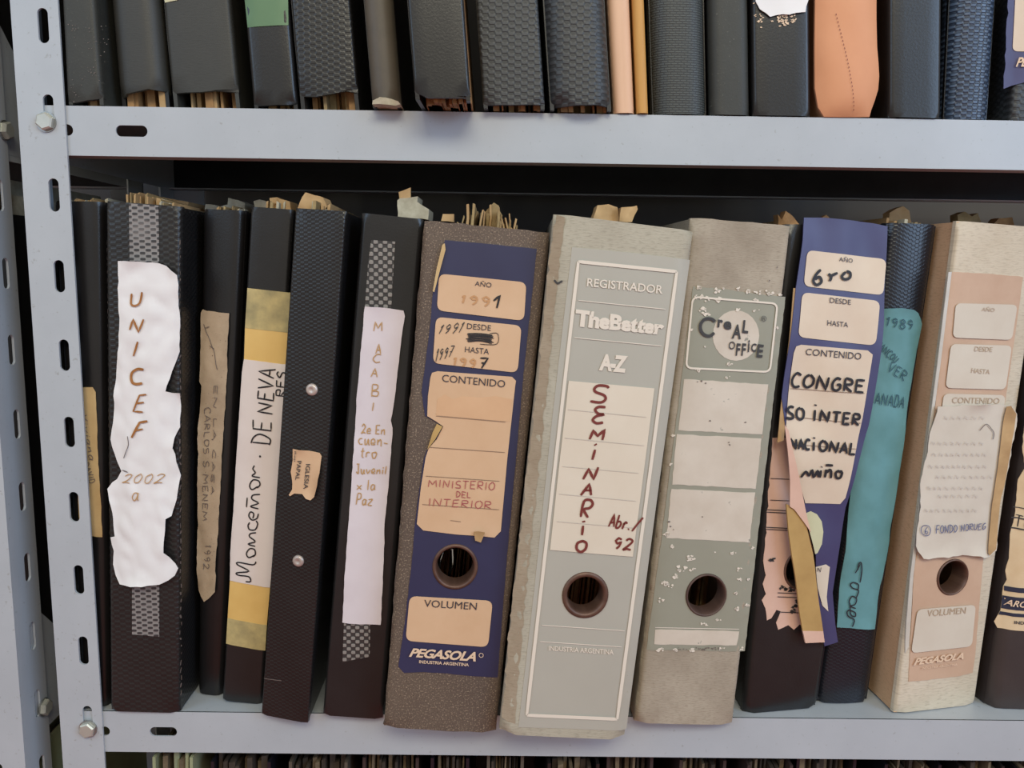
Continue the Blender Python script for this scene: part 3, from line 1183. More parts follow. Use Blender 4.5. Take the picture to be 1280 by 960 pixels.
# Monceñor. running upwards, traced pen strokes
p.stroke([(307, 727), (313, 727), (311, 721), (298, 719), (296, 716), (311, 714), (297, 706), (298, 703), (316, 706), (320, 702)], w)
p.stroke([(318, 694), (311, 697), (308, 692), (312, 686), (318, 687), (319, 693), (316, 696)], w)
p.stroke([(319, 683), (310, 680), (319, 677), (312, 671), (313, 667), (320, 666)], w)
p.stroke([(312, 653), (310, 657), (312, 662), (319, 662), (322, 655), (320, 651)], w)
p.stroke([(316, 648), (317, 642), (313, 640), (311, 645), (315, 650), (321, 648), (323, 642)], w)
p.stroke([(323, 636), (313, 633), (323, 629), (315, 624), (316, 619), (325, 618)], w)
p.stroke([(308, 634), (309, 622)], w)
p.stroke([(322, 608), (315, 612), (312, 607), (316, 600), (323, 601), (325, 606), (321, 610)], w)
p.stroke([(325, 597), (315, 595), (319, 591), (316, 586), (318, 582)], w)
p.stroke([(324, 571), (326, 570)], 2.6, False)
p.hand('DE', [(315, 556), (316, 522), (338, 525), (337, 558)], 1.9)
p.hand('NEVA', [(321, 517), (324, 457), (344, 460), (340, 520)], 2.0)
p.hand('RES', [(345, 496), (347, 462), (357, 464), (355, 498)], 1.7)
p.done('handwriting', I_BLACK, o)

# ---- riveted binder
b = Binder('black_binder', 'black binder with two pale rivets and a small torn printed slip on its spine', 'binder',
           [(369, 260), (432, 264), (384, 905), (326, 893)], -9.5, M_WEAVEF, R=.0015, depth=.2, group=GL_LOW, back=(.0, .0))
b.papers(14, PAP, [(0, .004), (.3, .006), (.5, .001), (1, .001)], jag=.003)
b.scrap([(372, 262), (378, 246), (381, 240), (405, 247), (408, 258), (402, 264)], .02, M_PAPER_T)
for (x, y) in ((390, 487), (373, 701)):
    u, v = b.f.uv(x, y)
    V, F = [], []
    n = 20
    prof = [(.0039, 0), (.0038, .0008), (.003, .0014), (.0016, .0016), (.0012, .0012)]
    for r, h in prof:
        for k in range(n):
            a = 2 * math.pi * k / n
            V.append(b.f.w(u + r * math.cos(a), v + r * math.sin(a), h))
    for j in range(len(prof) - 1):
        for k in range(n):
            F.append((j * n + k, j * n + (k + 1) % n, (j + 1) * n + (k + 1) % n, (j + 1) * n + k))
    F.append(tuple(range((len(prof) - 1) * n, len(prof) * n)))
    mk('rivet', mesh('rivet', V, F, None, lambda i: True), M_RIVET, b.t)
o = b.label('printed_slip', [(367, 561), (385, 563), (400, 566), (402, 570), (401, 590), (399, 605), (395, 620), (390, 624), (384, 622), (378, 617), (368, 617), (363, 620), (362, 618), (365, 612), (366, 604), (364, 590), (366, 575)],
            M_CREAM, rag=.0002, curl=.004, wav=.0006, grid=.0025)
p = b.ink(.0013, b.last)
p.text('IGLESIA', [(388, 580), (385, 611), (379.5, 611), (382.5, 580)], .01)
p.text('PAPAL', [(377, 576), (374, 600), (369, 600), (372, 576)], .01)
p.text('Rep', [(371, 564), (370, 577), (367, 577), (368, 564)], .0)
p.done('lettering', I_DGREY, o)
p = b.ink(.0002)
p.line((329, 848), (352, 851), .8)
p.done('scratch', I_GREY, b.spine)

# ---- MACABI binder
b = Binder('black_binder', 'black binder with straight-edged white vertical strip lettered in pale gold pen', 'binder',
           [(452, 266), (529, 274), (478, 900), (403, 894)], 2, M_BLK, R=.003, depth=.2, group=GL_LOW)
b.papers(16, PAP, [(0, -.002), (1, -.002)], jag=.002)
b.scrap([(497, 272), (497, 250), (500, 248), (514, 247), (522, 246), (521, 252), (536, 262), (535, 274)], .02, M_PAPER_G, depth=.03, bend=.0003)
b.scrap([(500, 250), (498, 240), (504, 238), (513, 234), (513, 250)], .024, M_PAPER_T, depth=.003)
b.label('tape_strip', [(464, 300), (494, 302), (489, 386), (456, 384), (460, 330)], M_TAPE2, .0004)
b.label('tape_strip', [(430, 777), (463, 780), (462, 821), (445, 824), (428, 828)], M_TAPE2, .0004)
o = b.label('paper_label', [(456, 383), (480, 385), (505, 388), (506, 395), (501, 430), (497, 465), (493, 500), (489, 525), (491, 535), (488, 580), (481, 655), (480, 700), (478, 740), (476, 781), (450, 780), (428, 778), (431, 718), (433, 690), (438, 620),
                            (442, 570), (446, 500), (450, 455), (453, 420)], M_PAPER_L, .0009, rag=.0002, curl=.002, wav=.0006)
p = b.ink(.0014, b.last)
w = 1.3
p.hand('M', [(467, 402), (480, 402), (479, 414), (466, 414)], w).hand('A', [(470, 430), (478, 430), (477, 442), (469, 442)], w).hand('C', [(466, 443), (478, 443), (477, 453), (465, 453)], w)
p.hand('A', [(464, 460), (474, 460), (473, 471), (463, 471)], w).hand('B', [(464, 481), (475, 481), (474, 495), (463, 495)], w).hand('I', [(464, 503), (470, 503), (468, 514), (463, 514)], w)
p.hand('2e En', [(452, 530), (483, 532), (482, 543), (451, 541)], w).hand('cuen-', [(447, 541), (487, 544), (486, 558), (447, 555)], w).hand('tro', [(451, 558), (473, 559), (472, 572), (450, 571)], w)
p.hand('Juvenil', [(445, 580), (485, 582), (483, 593), (445, 592)], w).hand('x la', [(446, 600), (471, 600), (470, 612), (445, 612)], w).hand('Paz', [(446, 616), (468, 617), (466, 631), (444, 631)], w)
p.done('handwriting', I_GOLD2, o)

# ---- brown speckled PEGASOLA binder
b = Binder('lever_arch_file', 'brown speckled lever arch file with navy printed label and cream panels', 'binder',
           [(530, 275), (688, 291), (620, 917), (479, 910)], 3.5, M_BROWN, R=.004, depth=.21, group=GL_LOW, holes=[(569, 708, 24, 24)], spine_rag=.0005)
b.papers(34, [M_PAPER_E, M_PAPER_O, M_PAPER_T], [(0, -.01), (.1, -.004), (.14, .003), (.22, .002), (.27, .012), (.4, .010), (.5, .013), (.58, .016), (.64, .008), (.75, .008), (.82, .002), (.9, -.006), (1, -.01)], jag=.005, thick=(.0005, .0016), dep=(.06, .13))
b.papers(26, [M_PAPER_E, M_PAPER_T], [(0, -.02), (.1, -.02), (.14, .003), (.22, .003), (.27, .013), (.4, .010), (.5, .013), (.58, .014), (.64, .008), (.75, .009), (.82, .002), (.88, -.02), (1, -.02)], jag=.005, thick=(.0005, .0018), dep=(.008, .03), zlo=.29)
b.scrap([(598, 283), (605, 266), (617, 253), (623, 257), (628, 270), (620, 284)], .03, M_PAPER_E, depth=.004)
b.scrap([(552, 276), (553, 268), (567, 268), (567, 278)], .012, M_PAPER_T, depth=.006)
nav = [(556, 300), (600, 304), (671, 311), (664, 380), (655, 460), (645, 575), (634, 692), (622, 847), (590, 845), (560, 842), (530, 840), (505, 841), (498, 833), (507, 770), (516, 690), (519, 650), (524, 612), (530, 572), (534, 560),
       (545, 548), (553, 533), (541, 525), (531, 520), (527, 490), (530, 465), (536, 420), (539, 392), (541, 365), (547, 337)]
H = (569, 708, 28, 28)
o = b.label('printed_label', nav, M_NAVY, .0004, rag=.00015, wav=.0002, holes=[H])
nv = b.last
b.ring(0, M_RING, .0024)
for q in ([(549, 342), (658, 353), (655, 401), (546, 388)], [(545, 396), (652, 407), (647, 466), (541, 454)], [(512, 745), (616, 751), (610, 809), (507, 801)]):
    u = b.label('label_panel', rquad(q, 9), M_CREAM, .0010, .0002, hf=lambda u, v: nv(u, v) - b.hf(u, v), parent=o)
cont = [(547, 464), (640, 471), (645, 476), (644, 482), (634, 575), (626, 664), (618, 672), (600, 670), (570, 668), (529, 663), (521, 655), (526, 610), (532, 572), (536, 560), (546, 549), (554, 533), (544, 526), (534, 520), (535, 495), (538, 472), (540, 466)]
b.label('label_panel', cont, M_CREAM, .0010, .0002, hf=lambda u, v: nv(u, v) - b.hf(u, v), parent=o)
b.label('stain', [(547, 499), (556, 493), (566, 499), (578, 495), (600, 497), (620, 495), (640, 499), (637, 527), (600, 524), (545, 519)], mat('label_stain', (208, 168, 130), .6, (198, 156, 118), .5, 30), .0012, .0001, hf=lambda u, v: nv(u, v) - b.hf(u, v), parent=o)
b.label('label_flap', [(534, 562), (544, 549), (553, 533), (546, 530), (541, 540)], M_MUSTARD, .0012, curl=.003)
b.label('label_flap', [(592, 664), (598, 663), (606, 664), (601, 677), (594, 675)], M_PAPER_T, .0014, curl=.003)
b.label('label_flap', [(556, 304), (557, 312), (550, 338), (543, 365), (541, 364), (546, 335), (553, 306)], M_PAPER_Y, .0010, curl=.002)
p = b.ink(.0015, nv)
p.text('AÑO', [(594, 350), (615, 352), (614, 359.5), (593.5, 357)])
p.text('DESDE', [(584, 404), (614, 406.5), (613.5, 413.5), (583.5, 411)])
p.text('HASTA', [(581.5, 433), (611.5, 436), (611, 443), (581, 440)])
p.text('CONTENIDO', [(553, 468), (632, 475.5), (631, 484.5), (552.5, 477)])
p.text('VOLUMEN', [(530.5, 749.5), (596.5, 753.5), (595.5, 762.5), (530, 758.5)])
p.done('lettering', I_PRINT, o)
p = b.ink(.0015, nv)
p.text('PEGASOLA', [(513.5, 810), (597, 815), (594.5, 827), (511, 821)], .035, .25, .95)
p.text('INDUSTRIA ARGENTINA', [(524, 825), (586, 829), (586, 833), (524, 829)], .02)
p.stroke([(601.5 + 2.6 * math.cos(a * .7), 819 + 2.6 * math.sin(a * .7)) for a in range(10)], .7)
p.done('lettering', I_CREAM, o)
p = b.ink(.0015, nv)
p.stroke([(617, 376), (625, 369), (621, 385)], 2.6, False)
p.hand('7', [(599, 446), (612, 448), (609, 461), (597, 459)], 2.2)
for k in range(9):
    p.stroke([(582 + random.uniform(0, 4), 417 + k * 1.3), (600, 416.5 + k * 1.3 + random.uniform(-1, 1)), (614 + random.uniform(0, 4), 419 + k * 1.3)], 1.1)
p.stroke([(612, 417), (622, 417), (621, 430), (600, 430)], .8)
p.done('handwriting', I_BLACK, o)
p = b.ink(.0015, nv)
p.hand('1991', [(548, 407), (580, 403), (577, 416), (546, 418)], 1.1, slant=.25).hand('1997', [(544, 437), (567, 432), (565, 446), (543, 452)], 1.1, slant=.25)
p.done('handwriting', I_DGREY, o)
p = b.ink(.0014, nv)
p.hand('199', [(576, 368), (616, 372), (614, 383), (574, 379)], 2.2).hand('199', [(566, 446), (598, 450), (596, 460), (565, 456)], 2.2)
p.done('faded_handwriting', I_FAINT2, o)
p = b.ink(.0015, nv)
p.hand('MINISTERIO', [(534.5, 599.5), (620, 603), (619, 612.5), (534, 608.5)], 1.0).hand('DEL', [(570, 614), (590, 615.5), (589.5, 622.5), (569.5, 621)], 1.0).hand('INTERIOR', [(534.5, 623), (616, 627), (615, 636), (533.5, 632)], 1.0)
p.done('handwriting', I_RED, o)
p = b.ink(.0014, nv)
for a, c in (((545, 520), (632, 527.5)), ((536, 559), (631, 565.5)), ((532, 595), (624.5, 601.5)), ((528, 630.5), (624, 637)), ((563, 650.5), (576, 652))):
    p.line(a, c, .7)
p.done('ruled_line', I_RULE, o)
# lever loop seen through the hole
f = Face(b.f.p0 + Vector((0, .022, 0)), 0)
lp = [f.uv(*c) for c in ((548, 716), (550, 700), (556, 686), (566, 686), (566, 706), (562, 716))]
V, F = [], []
for i, (u, v) in enumerate(lp):
    for k in range(6):
        a = 2 * math.pi * k / 6
        V.append(f.w(u + .0013 * math.cos(a), v + .0005 * math.cos(a), .0013 * math.sin(a)))
for i in range(len(lp) - 1):
    for k in range(6):
        F.append((i * 6 + k, i * 6 + (k + 1) % 6, i * 6 + 6 + (k + 1) % 6, i * 6 + 6 + k))
mk('lever_loop', mesh('lever_loop', V, F, None, lambda i: True), M_CHROME, b.t)

# ---- The Better
b = Binder('lever_arch_file', 'wide grey cloth lever arch file, white-framed label marked SEMINARIO in red-brown pen', 'binder',
           [(694, 267), (870, 289), (783, 926), (625, 918)], 4, M_GREYC, R=.0075, depth=.21, back=(0.0, -.05), group=GL_LOW, holes=[(731.5, 743.5, 23, 23)])
b.papers(30, [M_PAPER_O, M_PAPER_E], dep=(.05, .14), top=[(0, -.008), (.25, -.004), (.32, .006), (.5, .008), (.55, 0), (1, -.008)], jag=.002)
b.scrap([(741, 276), (747, 257), (760, 255), (772, 259), (774, 277)], .02, M_PAPER_T, depth=.02)
b.scrap([(774, 277), (777, 259), (796, 257), (797, 261), (790, 278)], .015, M_PAPER_T, depth=.01)
o = b.label('printed_label', [(715, 309), (790, 316), (864, 325), (846, 455), (826, 600), (784, 914), (715, 911), (648, 909), (668, 735), (690, 525)], M_GREYLBL, .0003, holes=[(731.5, 743.5, 27, 27)])
lb = b.last
b.ring(0, M_RING, .0032)
p = b.ink(.0009, lb)
p.frame([(723, 327), (846, 339.5), (771.5, 899), (658.5, 894)], 4.2)
p.text('REGISTRADOR', [(734.5, 347.5), (829, 357), (828, 367.5), (733.5, 358)], .012)
p.text('TheBetter', [(720, 386.5), (832, 401), (828.5, 419), (718, 408)], .05, 0, .9)
p.text('A-Z', [(750.5, 442), (785, 445), (782, 466), (748.5, 463)], .05, 0, .9)
for a, c in (((723, 375.5), (832, 386.5)), ((718, 422), (827, 432.5)), ((677.7, 781.5), (781, 788.5)), ((675, 802), (777, 808.7))):
    p.line(a, c, 1.0)
p.text('INDUSTRIA ARGENTINA', [(686, 807.2), (767, 812), (767, 818.5), (686, 813.2)], .015)
p.done('lettering', I_WHITE, o)
w_ = b.label('label_panel', [(711, 476), (818, 485.5), (806, 580), (791, 696), (740, 692), (687.5, 687.5), (698, 590)], M_OFFWHITE, .0009, .0002, parent=o)
p = b.ink(.0012, lb)
for a, c in (((710, 512), (808, 521.5)), ((706, 547.5), (805, 557)), ((703, 583), (798, 591.5)), ((699, 617.5), (795, 626.5)), ((696, 652), (792.5, 660))):
    p.line(a, c, .8)
p.done('ruled_line', I_RULE2, o)
p = b.ink(.0014, lb)
w = 3.3
p.stroke([(761, 485), (758, 482.5), (748, 482), (743, 486), (745, 490), (755, 494), (757, 499), (751, 503), (738, 501.5)], w)
p.stroke([(757, 509), (749, 508.5), (744, 512), (748, 517), (755, 518), (746, 520), (741, 525), (746, 529), (754, 528)], w)
p.stroke([(737, 549), (742, 538), (747, 545), (756, 537), (753, 550)], w, False)
p.stroke([(744, 555), (745, 556.5)], 4, False).stroke([(744, 562), (740.5, 574.5)], w, False)
p.stroke([(729, 599), (736, 586), (742, 599), (748, 584)], w, False)
p.stroke([(726, 619), (737, 605), (739, 619)], w, False).stroke([(731, 613), (739, 613)], 2.4, False)
p.stroke([(726, 646), (730, 627), (738, 625), (741, 630), (737, 635), (730, 637), (735, 647)], w)
p.stroke([(729.5, 651), (730, 653)], 4, False).stroke([(729, 657), (727.5, 669)], w, False)
p.stroke([(729, 676), (722, 679), (721, 686), (726, 690), (732, 686), (733, 679), (728, 676)], w)
p.hand('Abr.', [(762, 641), (790, 647), (788, 662), (760, 658)], 2.4, slant=.2).stroke([(804, 647), (797, 655), (790, 664)], 2.4)
p.hand('92', [(766, 671), (793, 674), (790, 688), (764, 686)], 2.6, slant=.1)
p.done('handwriting', I_BROWN, o)
b.label('soiled_edge', [(695, 269), (706, 270), (690, 420), (672, 600), (655, 760), (643, 905), (628, 900), (636, 800), (656, 620), (676, 440), (690, 300)], M_SOIL, .0003, .0002, rag=.0008)
p = b.ink(.0007)
p.stroke([(693, 350), (697, 354), (703, 351)], 2.4)
p.done('nick', I_DGREY, b.spine)

# ---- Creal Office
b = Binder('lever_arch_file', 'worn grey-beige lever arch file with white logo disc and three blank white panels', 'binder',
           [(865, 272), (990, 282), (917, 907), (794, 904)], 4.5, M_BEIGEC, R=.004, depth=.21, back=(-.05, -.07), group=GL_LOW, holes=[(882.5, 743.5, 23, 24)], spine_rag=.0002)
b.papers(22, [M_PAPER_O, M_PAPER_E], [(0, -.006), (1, -.006)], jag=.002, dep=(.05, .14))
H = (882.5, 743.5, 25.5, 26.5)
o = b.label('printed_label', [(866, 358), (900, 361), (950, 368), (983, 371), (968, 500), (932, 815), (870, 813), (808, 813), (826, 680), (846, 520)], M_GREYLBL2, .0003, rag=.0002, holes=[H])
lb = b.last
b.ring(0, M_RINGD, .0014)
for q in ([(855, 474), (960, 480.5), (952.5, 543), (848, 538)], [(846, 543), (952, 548), (945, 611), (840, 605.5)], [(839, 611), (944, 616), (937, 678), (833, 672.5)], [(819.4, 787), (924, 789), (921, 806.8), (818, 805.4)]):
    b.label('label_panel', q, M_OFFWORN, .0005, .0002, rag=.00025, parent=o)
b.label('logo_disc', [(920 + 29 * math.cos(a * .2618), 419.5 + 31.5 * math.sin(a * .2618)) for a in range(24)], M_OFFWORN, .0005, .0002, parent=o, rag=.0001)
p = b.ink(.0009, lb)
p.frame([(866, 371), (972, 379.5), (962.5, 465), (857.5, 460)], 2.4, 8)
p.line((819, 784.5), (924, 786.5), .9)
p.done('frame_line', I_WHITE, o)
p = b.ink(.0012, lb)
p.stroke([(894, 402), (889, 398.5), (881, 399), (876, 405), (876, 412), (880, 418), (887, 420), (893, 416)], 3.8)
p.text('r', [(897.5, 399), (904, 400), (903, 410), (896.5, 409)], .04).text('e', [(905, 401), (915, 402), (914, 412.5), (904, 411.5)], .04)
p.text('A', [(917, 405), (927.5, 406), (926, 424), (914.5, 423)], .03).text('L', [(929.5, 400), (937, 401), (935, 417), (927.5, 416)], .03)
p.text('O', [(911.5, 426.5), (919.5, 427), (918.5, 437), (910.5, 436.5)], .01).text('F', [(921, 429), (926, 429.5), (924.5, 445), (919.5, 444.5)], .03).text('F', [(928, 429), (933, 429.5), (931.5, 445), (926.5, 444.5)], .03)
p.text('i', [(935.5, 425), (937.5, 425), (936.5, 440), (934.5, 440)], .03).text('C', [(939.5, 429), (946, 429.5), (945, 440), (938.5, 439.5)], .03).text('E', [(947.5, 430), (955, 431), (953, 447), (945.5, 446.5)], .03)
p.text('®', [(951.5, 394.5), (958.5, 395), (958, 402), (951, 401.5)])
p.done('lettering', I_DGREY, o)
p = b.ink(.0008, lb)


def fleck(pr, x, y, r):
    n = 9
    a0 = random.uniform(0, 6)
    pr.poly([(x + r * random.uniform(.25, 1.2) * math.cos(a0 + 6.283 * k / n) * 1.3, y + r * random.uniform(.25, 1.2) * math.sin(a0 + 6.283 * k / n)) for k in range(n)])


for (x, y, r, k) in ((875, 360, 4, 5), (896, 363, 4, 4), (905, 361, 3, 3), (921, 362, 3, 2), (935, 365, 3, 3), (948, 366, 4, 4), (962, 366, 5, 7), (975, 369, 4, 4), (874, 370, 6, 7), (884, 374, 5, 5), (898, 374, 4, 4), (878, 388, 5, 6), (885, 392, 4, 4),
                     (923, 386, 2, 2), (945, 389, 4, 3), (946, 376, 3, 3), (863, 412, 2, 2), (880, 434, 2, 2), (914, 455, 4, 5), (870, 463, 4, 4), (972, 410, 2, 2), (910, 472, 4, 3), (842, 545, 3, 3), (838, 580, 2, 3), (833, 668, 5, 7), (841, 683, 3, 3), (863, 697, 4, 5),
                     (864, 700, 4, 4), (830, 728, 5, 6), (836, 732, 5, 6), (846, 720, 5, 5), (852, 711, 5, 6), (865, 712, 3, 3), (826, 750, 4, 4), (917, 692, 4, 4), (924, 712, 3, 3), (925, 724, 4, 3), (921, 742, 2, 2), (921, 761, 4, 4), (900, 773, 4, 3),
                     (880, 780, 4, 3), (826, 812, 4, 4), (846, 812, 4, 4), (865, 812, 3, 4), (903, 810, 4, 4), (927, 812, 3, 3), (936, 724, 2, 5), (935, 758, 2, 3), (893, 691, 2, 1), (941, 686, 2, 2)):
    for i in range(k):
        fleck(p, x + random.uniform(-r, r) * .9, y + random.uniform(-r, r) * .6, random.uniform(.9, 2.6))
p.done('flaked_print', I_WHITE, o, True)
p = b.ink(.0009, lb)
for i in range(26):
    fleck(p, random.uniform(846, 902), 811 + random.uniform(-1.5, 1.5), random.uniform(.5, 1.2))
for (x, y) in ((872, 477), (877, 476), (882, 479), (838, 658), (842, 662), (836, 652), (888, 526), (932, 528), (912, 556), (911, 553), (878, 646), (972, 334), (962, 351), (895, 812)):
    fleck(p, x, y, random.uniform(.8, 1.6))
p.done('print_specks', I_GREY, o, True)

# ---- black file with torn pink label and loose violet label
b = Binder('lever_arch_file', 'black lever arch file with loose violet-blue label over torn pink label and mustard strip', 'binder',
           [(984, 280), (1108, 283), (1022, 884), (931, 893)], 9, M_BLK, R=.004, depth=.19, back=(-.07, -.09), group=GL_LOW, holes=[(1001, 712, 19, 22)])
b.papers(20, PAPO, [(0, .004), (.3, .003), (.6, .001), (1, .0)], jag=.003, dep=(.04, .13))
b.scrap([(974, 284), (972, 268), (977, 274), (983, 263), (990, 268), (1000, 282)], .03, M_PAPER_O, depth=.01)
b.scrap([(1026, 284), (1028, 272), (1034, 268), (1040, 276), (1040, 284)], .04, M_PAPER_O, depth=.006)
o = b.label('torn_label', [(966, 548), (986, 548), (1005, 640), (1020, 700), (1018, 760), (1010, 785), (1000, 781), (992, 787), (985, 781), (973, 787), (971, 778), (976, 765), (970, 762), (965, 772), (958, 776), (957, 760), (953, 750), (957, 742), (954, 730), (957, 720),
                           (955, 700), (958, 660), (962, 600)], M_PINKLBL, .0004, rag=.0005, holes=[(1001, 712, 21, 24)])
p = b.ink(.0010, b.last)
for y in (637, 640, 659, 661.5):
    p.line((957, y), (1004, y + 2.5), 1.0)
for y in (598, 625):
    p.line((963, y), (996, y + 1.5), .8)
for y in (741, 746, 765):
    p.line((972, y), (1008, y + 1.5), 1.0)
for (x, y, r) in ((985, 737, 4), (990, 739, 4), (998, 752, 4), (993, 757, 3), (978, 735, 3), (992, 764, 3), (965, 700, 2)):
    for k in range(4):
        fleck(p, x + random.uniform(-r, r), y + random.uniform(-2, 2), 2.2)
p.done('print_remains', I_DGREY, o, True)
b.ring(0, M_RING, .0016)


def vlift(x0, x1, amp):
    """lifted off towards one side"""
    return lambda u, v: amp


VB = [(1005, 272), (1030, 272), (1060, 275), (1090, 279), (1108, 283), (1107, 300), (1105, 330), (1100, 400), (1090, 468), (1080, 530), (1066, 580), (1053, 632), (1046, 690), (1040, 740), (1044, 780), (1048, 803), (1031, 808), (1024, 775), (1016, 692), (1004, 640), (985, 570), (976, 530),
      (972, 495), (976, 465), (984, 410), (991, 360), (1001, 302)]
fv = b.f


def lift(u, v):
    zt = b.q[0][1]
    t = max(0, min(1, (zt - v) / zt))
    return .006 * math.sin(math.pi * min(1, t * 1.3)) + .003 * noise.noise(Vector((u * 40, v * 25, 3.3)))


o = b.label('loose_label', VB, M_VIOLET, .0035, .0008, hf=lift, flatbase=True, grid=(.004, .005))
lv = b.last


def onl(u, v):
    return lift(u, v)


for q in ([(1007, 312.5), (1106, 324), (1101, 369), (1001, 357.5)], [(999, 365), (1096, 376), (1087.5, 431), (992, 420.5)]):
    b.label('label_panel', rquad(q, 9), M_CREAM2, .0040, .0002, hf=onl, flatbase=True, parent=o)
b.label('label_panel', [(996, 430), (1078, 437), (1084, 442), (1083, 450), (1072, 520), (1062, 570), (1052, 620), (1046, 628), (1003, 627), (985, 570), (977, 530), (981, 490), (987, 440), (990, 432)], M_CREAM2, .0040, .0002, hf=onl, flatbase=True, parent=o)
b.label('label_panel', [(1017, 707), (1031, 704.5), (1036, 708), (1033, 746), (1035, 764), (1028, 757), (1022, 735)], M_OFFWHITE, .0040, .0002, hf=onl, flatbase=True, parent=o)
b.label('pale_disc', [(1003, 640), (1010, 637), (1018, 641), (1024, 650), (1026, 663), (1024, 678), (1018, 689), (1015, 690), (1012, 678), (1007, 658)], M_PALEDISC, .0040, .0002, hf=onl, flatbase=True, parent=o)
p = b.ink(.0046, lv)
p.text('AÑO', [(1047, 320), (1064.5, 322), (1064, 328.5), (1046.5, 326.5)]).text('DESDE', [(1033, 371.5), (1059.5, 374.5), (1059, 380.5), (1032.5, 378)]).text('HASTA', [(1029, 399.5), (1055.5, 402.5), (1055, 408.5), (1028.5, 406)])
p.text('CONTENIDO', [(1002.5, 434.5), (1070.5, 440), (1069.5, 448.5), (1001.5, 442.5)]).text('N', [(1020, 708), (1025, 708), (1024, 714), (1019.5, 713)])
p.done('lettering', I_PRINT, o)
p = b.ink(.0046, lv)
for a, c in (((984, 484.5), (1074, 490)), ((978, 519), (1070, 527)), ((984, 553), (1065, 559))):
    p.line(a, c, .7)
p.done('ruled_line', I_RULE, o)
p = b.ink(.0049, lv)
w = 3.4
p.stroke([(1024, 337), (1018, 343), (1014, 351), (1018, 356), (1024, 352), (1022, 346), (1016, 349)], w)
p.stroke([(1033, 342), (1036, 346), (1034, 351)], w).stroke([(1035, 345), (1044, 341)], w, False)
p.stroke([(1054, 340), (1049, 345), (1052, 349), (1059, 347), (1060, 341), (1055, 339)], w)
w = 3.1
p.hand('CONGRE', [(985, 465), (1077, 474), (1075, 489), (983, 482)], w, .04)
p.hand('SO', [(978, 506), (1003, 509), (1002, 524), (976, 521)], w, .04).hand('i', [(1012, 498), (1019, 498), (1017, 524), (1010, 524)], w, .02).hand('NTER', [(1019, 511), (1071, 516), (1069, 530), (1018, 524)], w, .04)
p.hand('NAC', [(981, 546), (1009, 548), (1008, 560), (982, 558)], w, .04).hand('i', [(1009, 540), (1017, 541), (1015, 562), (1008, 560)], w, .02).hand('ONAL', [(1018, 548), (1068, 552), (1065, 566), (1017, 561)], w, .04)
p.stroke([(996, 594), (1002, 587), (1006, 592), (1010, 585), (1012, 594), (1017, 586), (1018, 594)], w).hand('i', [(1018, 576), (1026, 577), (1024, 595), (1016, 594)], w, .02).hand('ño', [(1025, 575), (1050, 578), (1048, 596), (1024, 594)], w, .04)
p.stroke([(988, 590), (990, 594)], 3)
p.done('handwriting', I_BLACK, o)
b.label('peeled_strip', [(988, 360), (993, 360), (986, 430), (976, 520), (974, 548), (966, 551), (969, 520), (978, 450)], M_PAPER_T, .0030, .0006, hf=onl, flatbase=True)
b.label('curled_flap', [(973, 528), (978, 535), (984, 562), (996, 610), (1004, 645), (1008, 662), (1000, 650), (988, 634), (982, 630), (981, 600), (977, 560)], M_PINKLBL, .0062, .0006, flatbase=True, hf=lambda u, v: onl(u, v) + .002)
b.label('mustard_strip', [(981, 629), (988, 632), (996, 640), (1006, 657), (1014, 692), (1022, 740), (1029, 789), (1004, 789), (996, 740), (988, 692), (984, 660)], M_MUSTARD, .0085, .0015, flatbase=True, hf=lambda u, v: onl(u, v) * .6)
b.label('mustard_strip_end', [(1004, 789), (1029, 789), (1031, 803), (1007, 804)], M_PINKLBL, .0085, .0015, flatbase=True, hf=lambda u, v: onl(u, v) * .6)

# ---- teal label binder
b = Binder('black_binder', 'narrow glossy blue-black binder with long teal label', 'binder',
           [(1113, 278), (1176, 281), (1088, 879), (1024, 879)], 6, M_BLUEBLK, R=.006, depth=.19, back=(-.09, -.10), group=GL_LOW, bow=.002)
b.papers(14, PAP, [(0, .004), (.3, .003), (.5, .001), (1, .001)], jag=.004)
b.scrap([(1110, 281), (1112, 266), (1120, 261), (1130, 258), (1136, 264), (1139, 280)], .03, M_PAPER_T, depth=.01)
tl_ = [(1101, 386), (1125, 385), (1140, 387), (1146, 391), (1153, 405), (1148, 430), (1143, 455), (1137, 490), (1132, 527), (1126, 577), (1118, 625), (1112, 670), (1108, 700), (1100, 732), (1093, 786), (1070, 785), (1046, 784), (1050, 740), (1058, 690), (1065, 625), (1072, 575), (1082, 520), (1090, 470)]
o = b.label('teal_label', tl_, M_TEAL, .0015, .0005, curl=.002, wav=.0014, grid=(.003, .005))
p = b.ink(.0024, b.last)
p.hand('1989', [(1108, 396), (1143, 401), (1141, 413), (1106, 407)], 1.3)
p.hand('CANADA', [(1088, 490), (1133, 496), (1130, 510), (1086, 503)], 1.2)
p.hand('VANCOU', [(1101, 425), (1124, 448), (1118, 455), (1096, 432)], 1.1)
p.hand('VER', [(1113, 452), (1136, 466), (1130, 477), (1108, 462)], 1.1)
p.done('handwriting', I_TEALINK, o)
p = b.ink(.0024, b.last)
p.stroke([(1065, 783), (1067, 774), (1060, 770), (1058, 765), (1061, 762), (1068, 765), (1068, 770), (1063, 768), (1062, 762), (1062, 756), (1061, 751), (1065, 745), (1070, 748), (1068, 755), (1062, 757), (1069, 760)], 1.4)
p.stroke([(1069, 748), (1073, 738), (1066, 735), (1063, 731), (1067, 728), (1073, 731), (1072, 738)], 1.4)
p.stroke([(1072, 712), (1073, 705), (1076, 703), (1077, 712), (1075, 728)], 1.5)
p.stroke([(1069, 716), (1075, 705)], 1.3)
p.done('pen_doodle', I_BLACK, o)

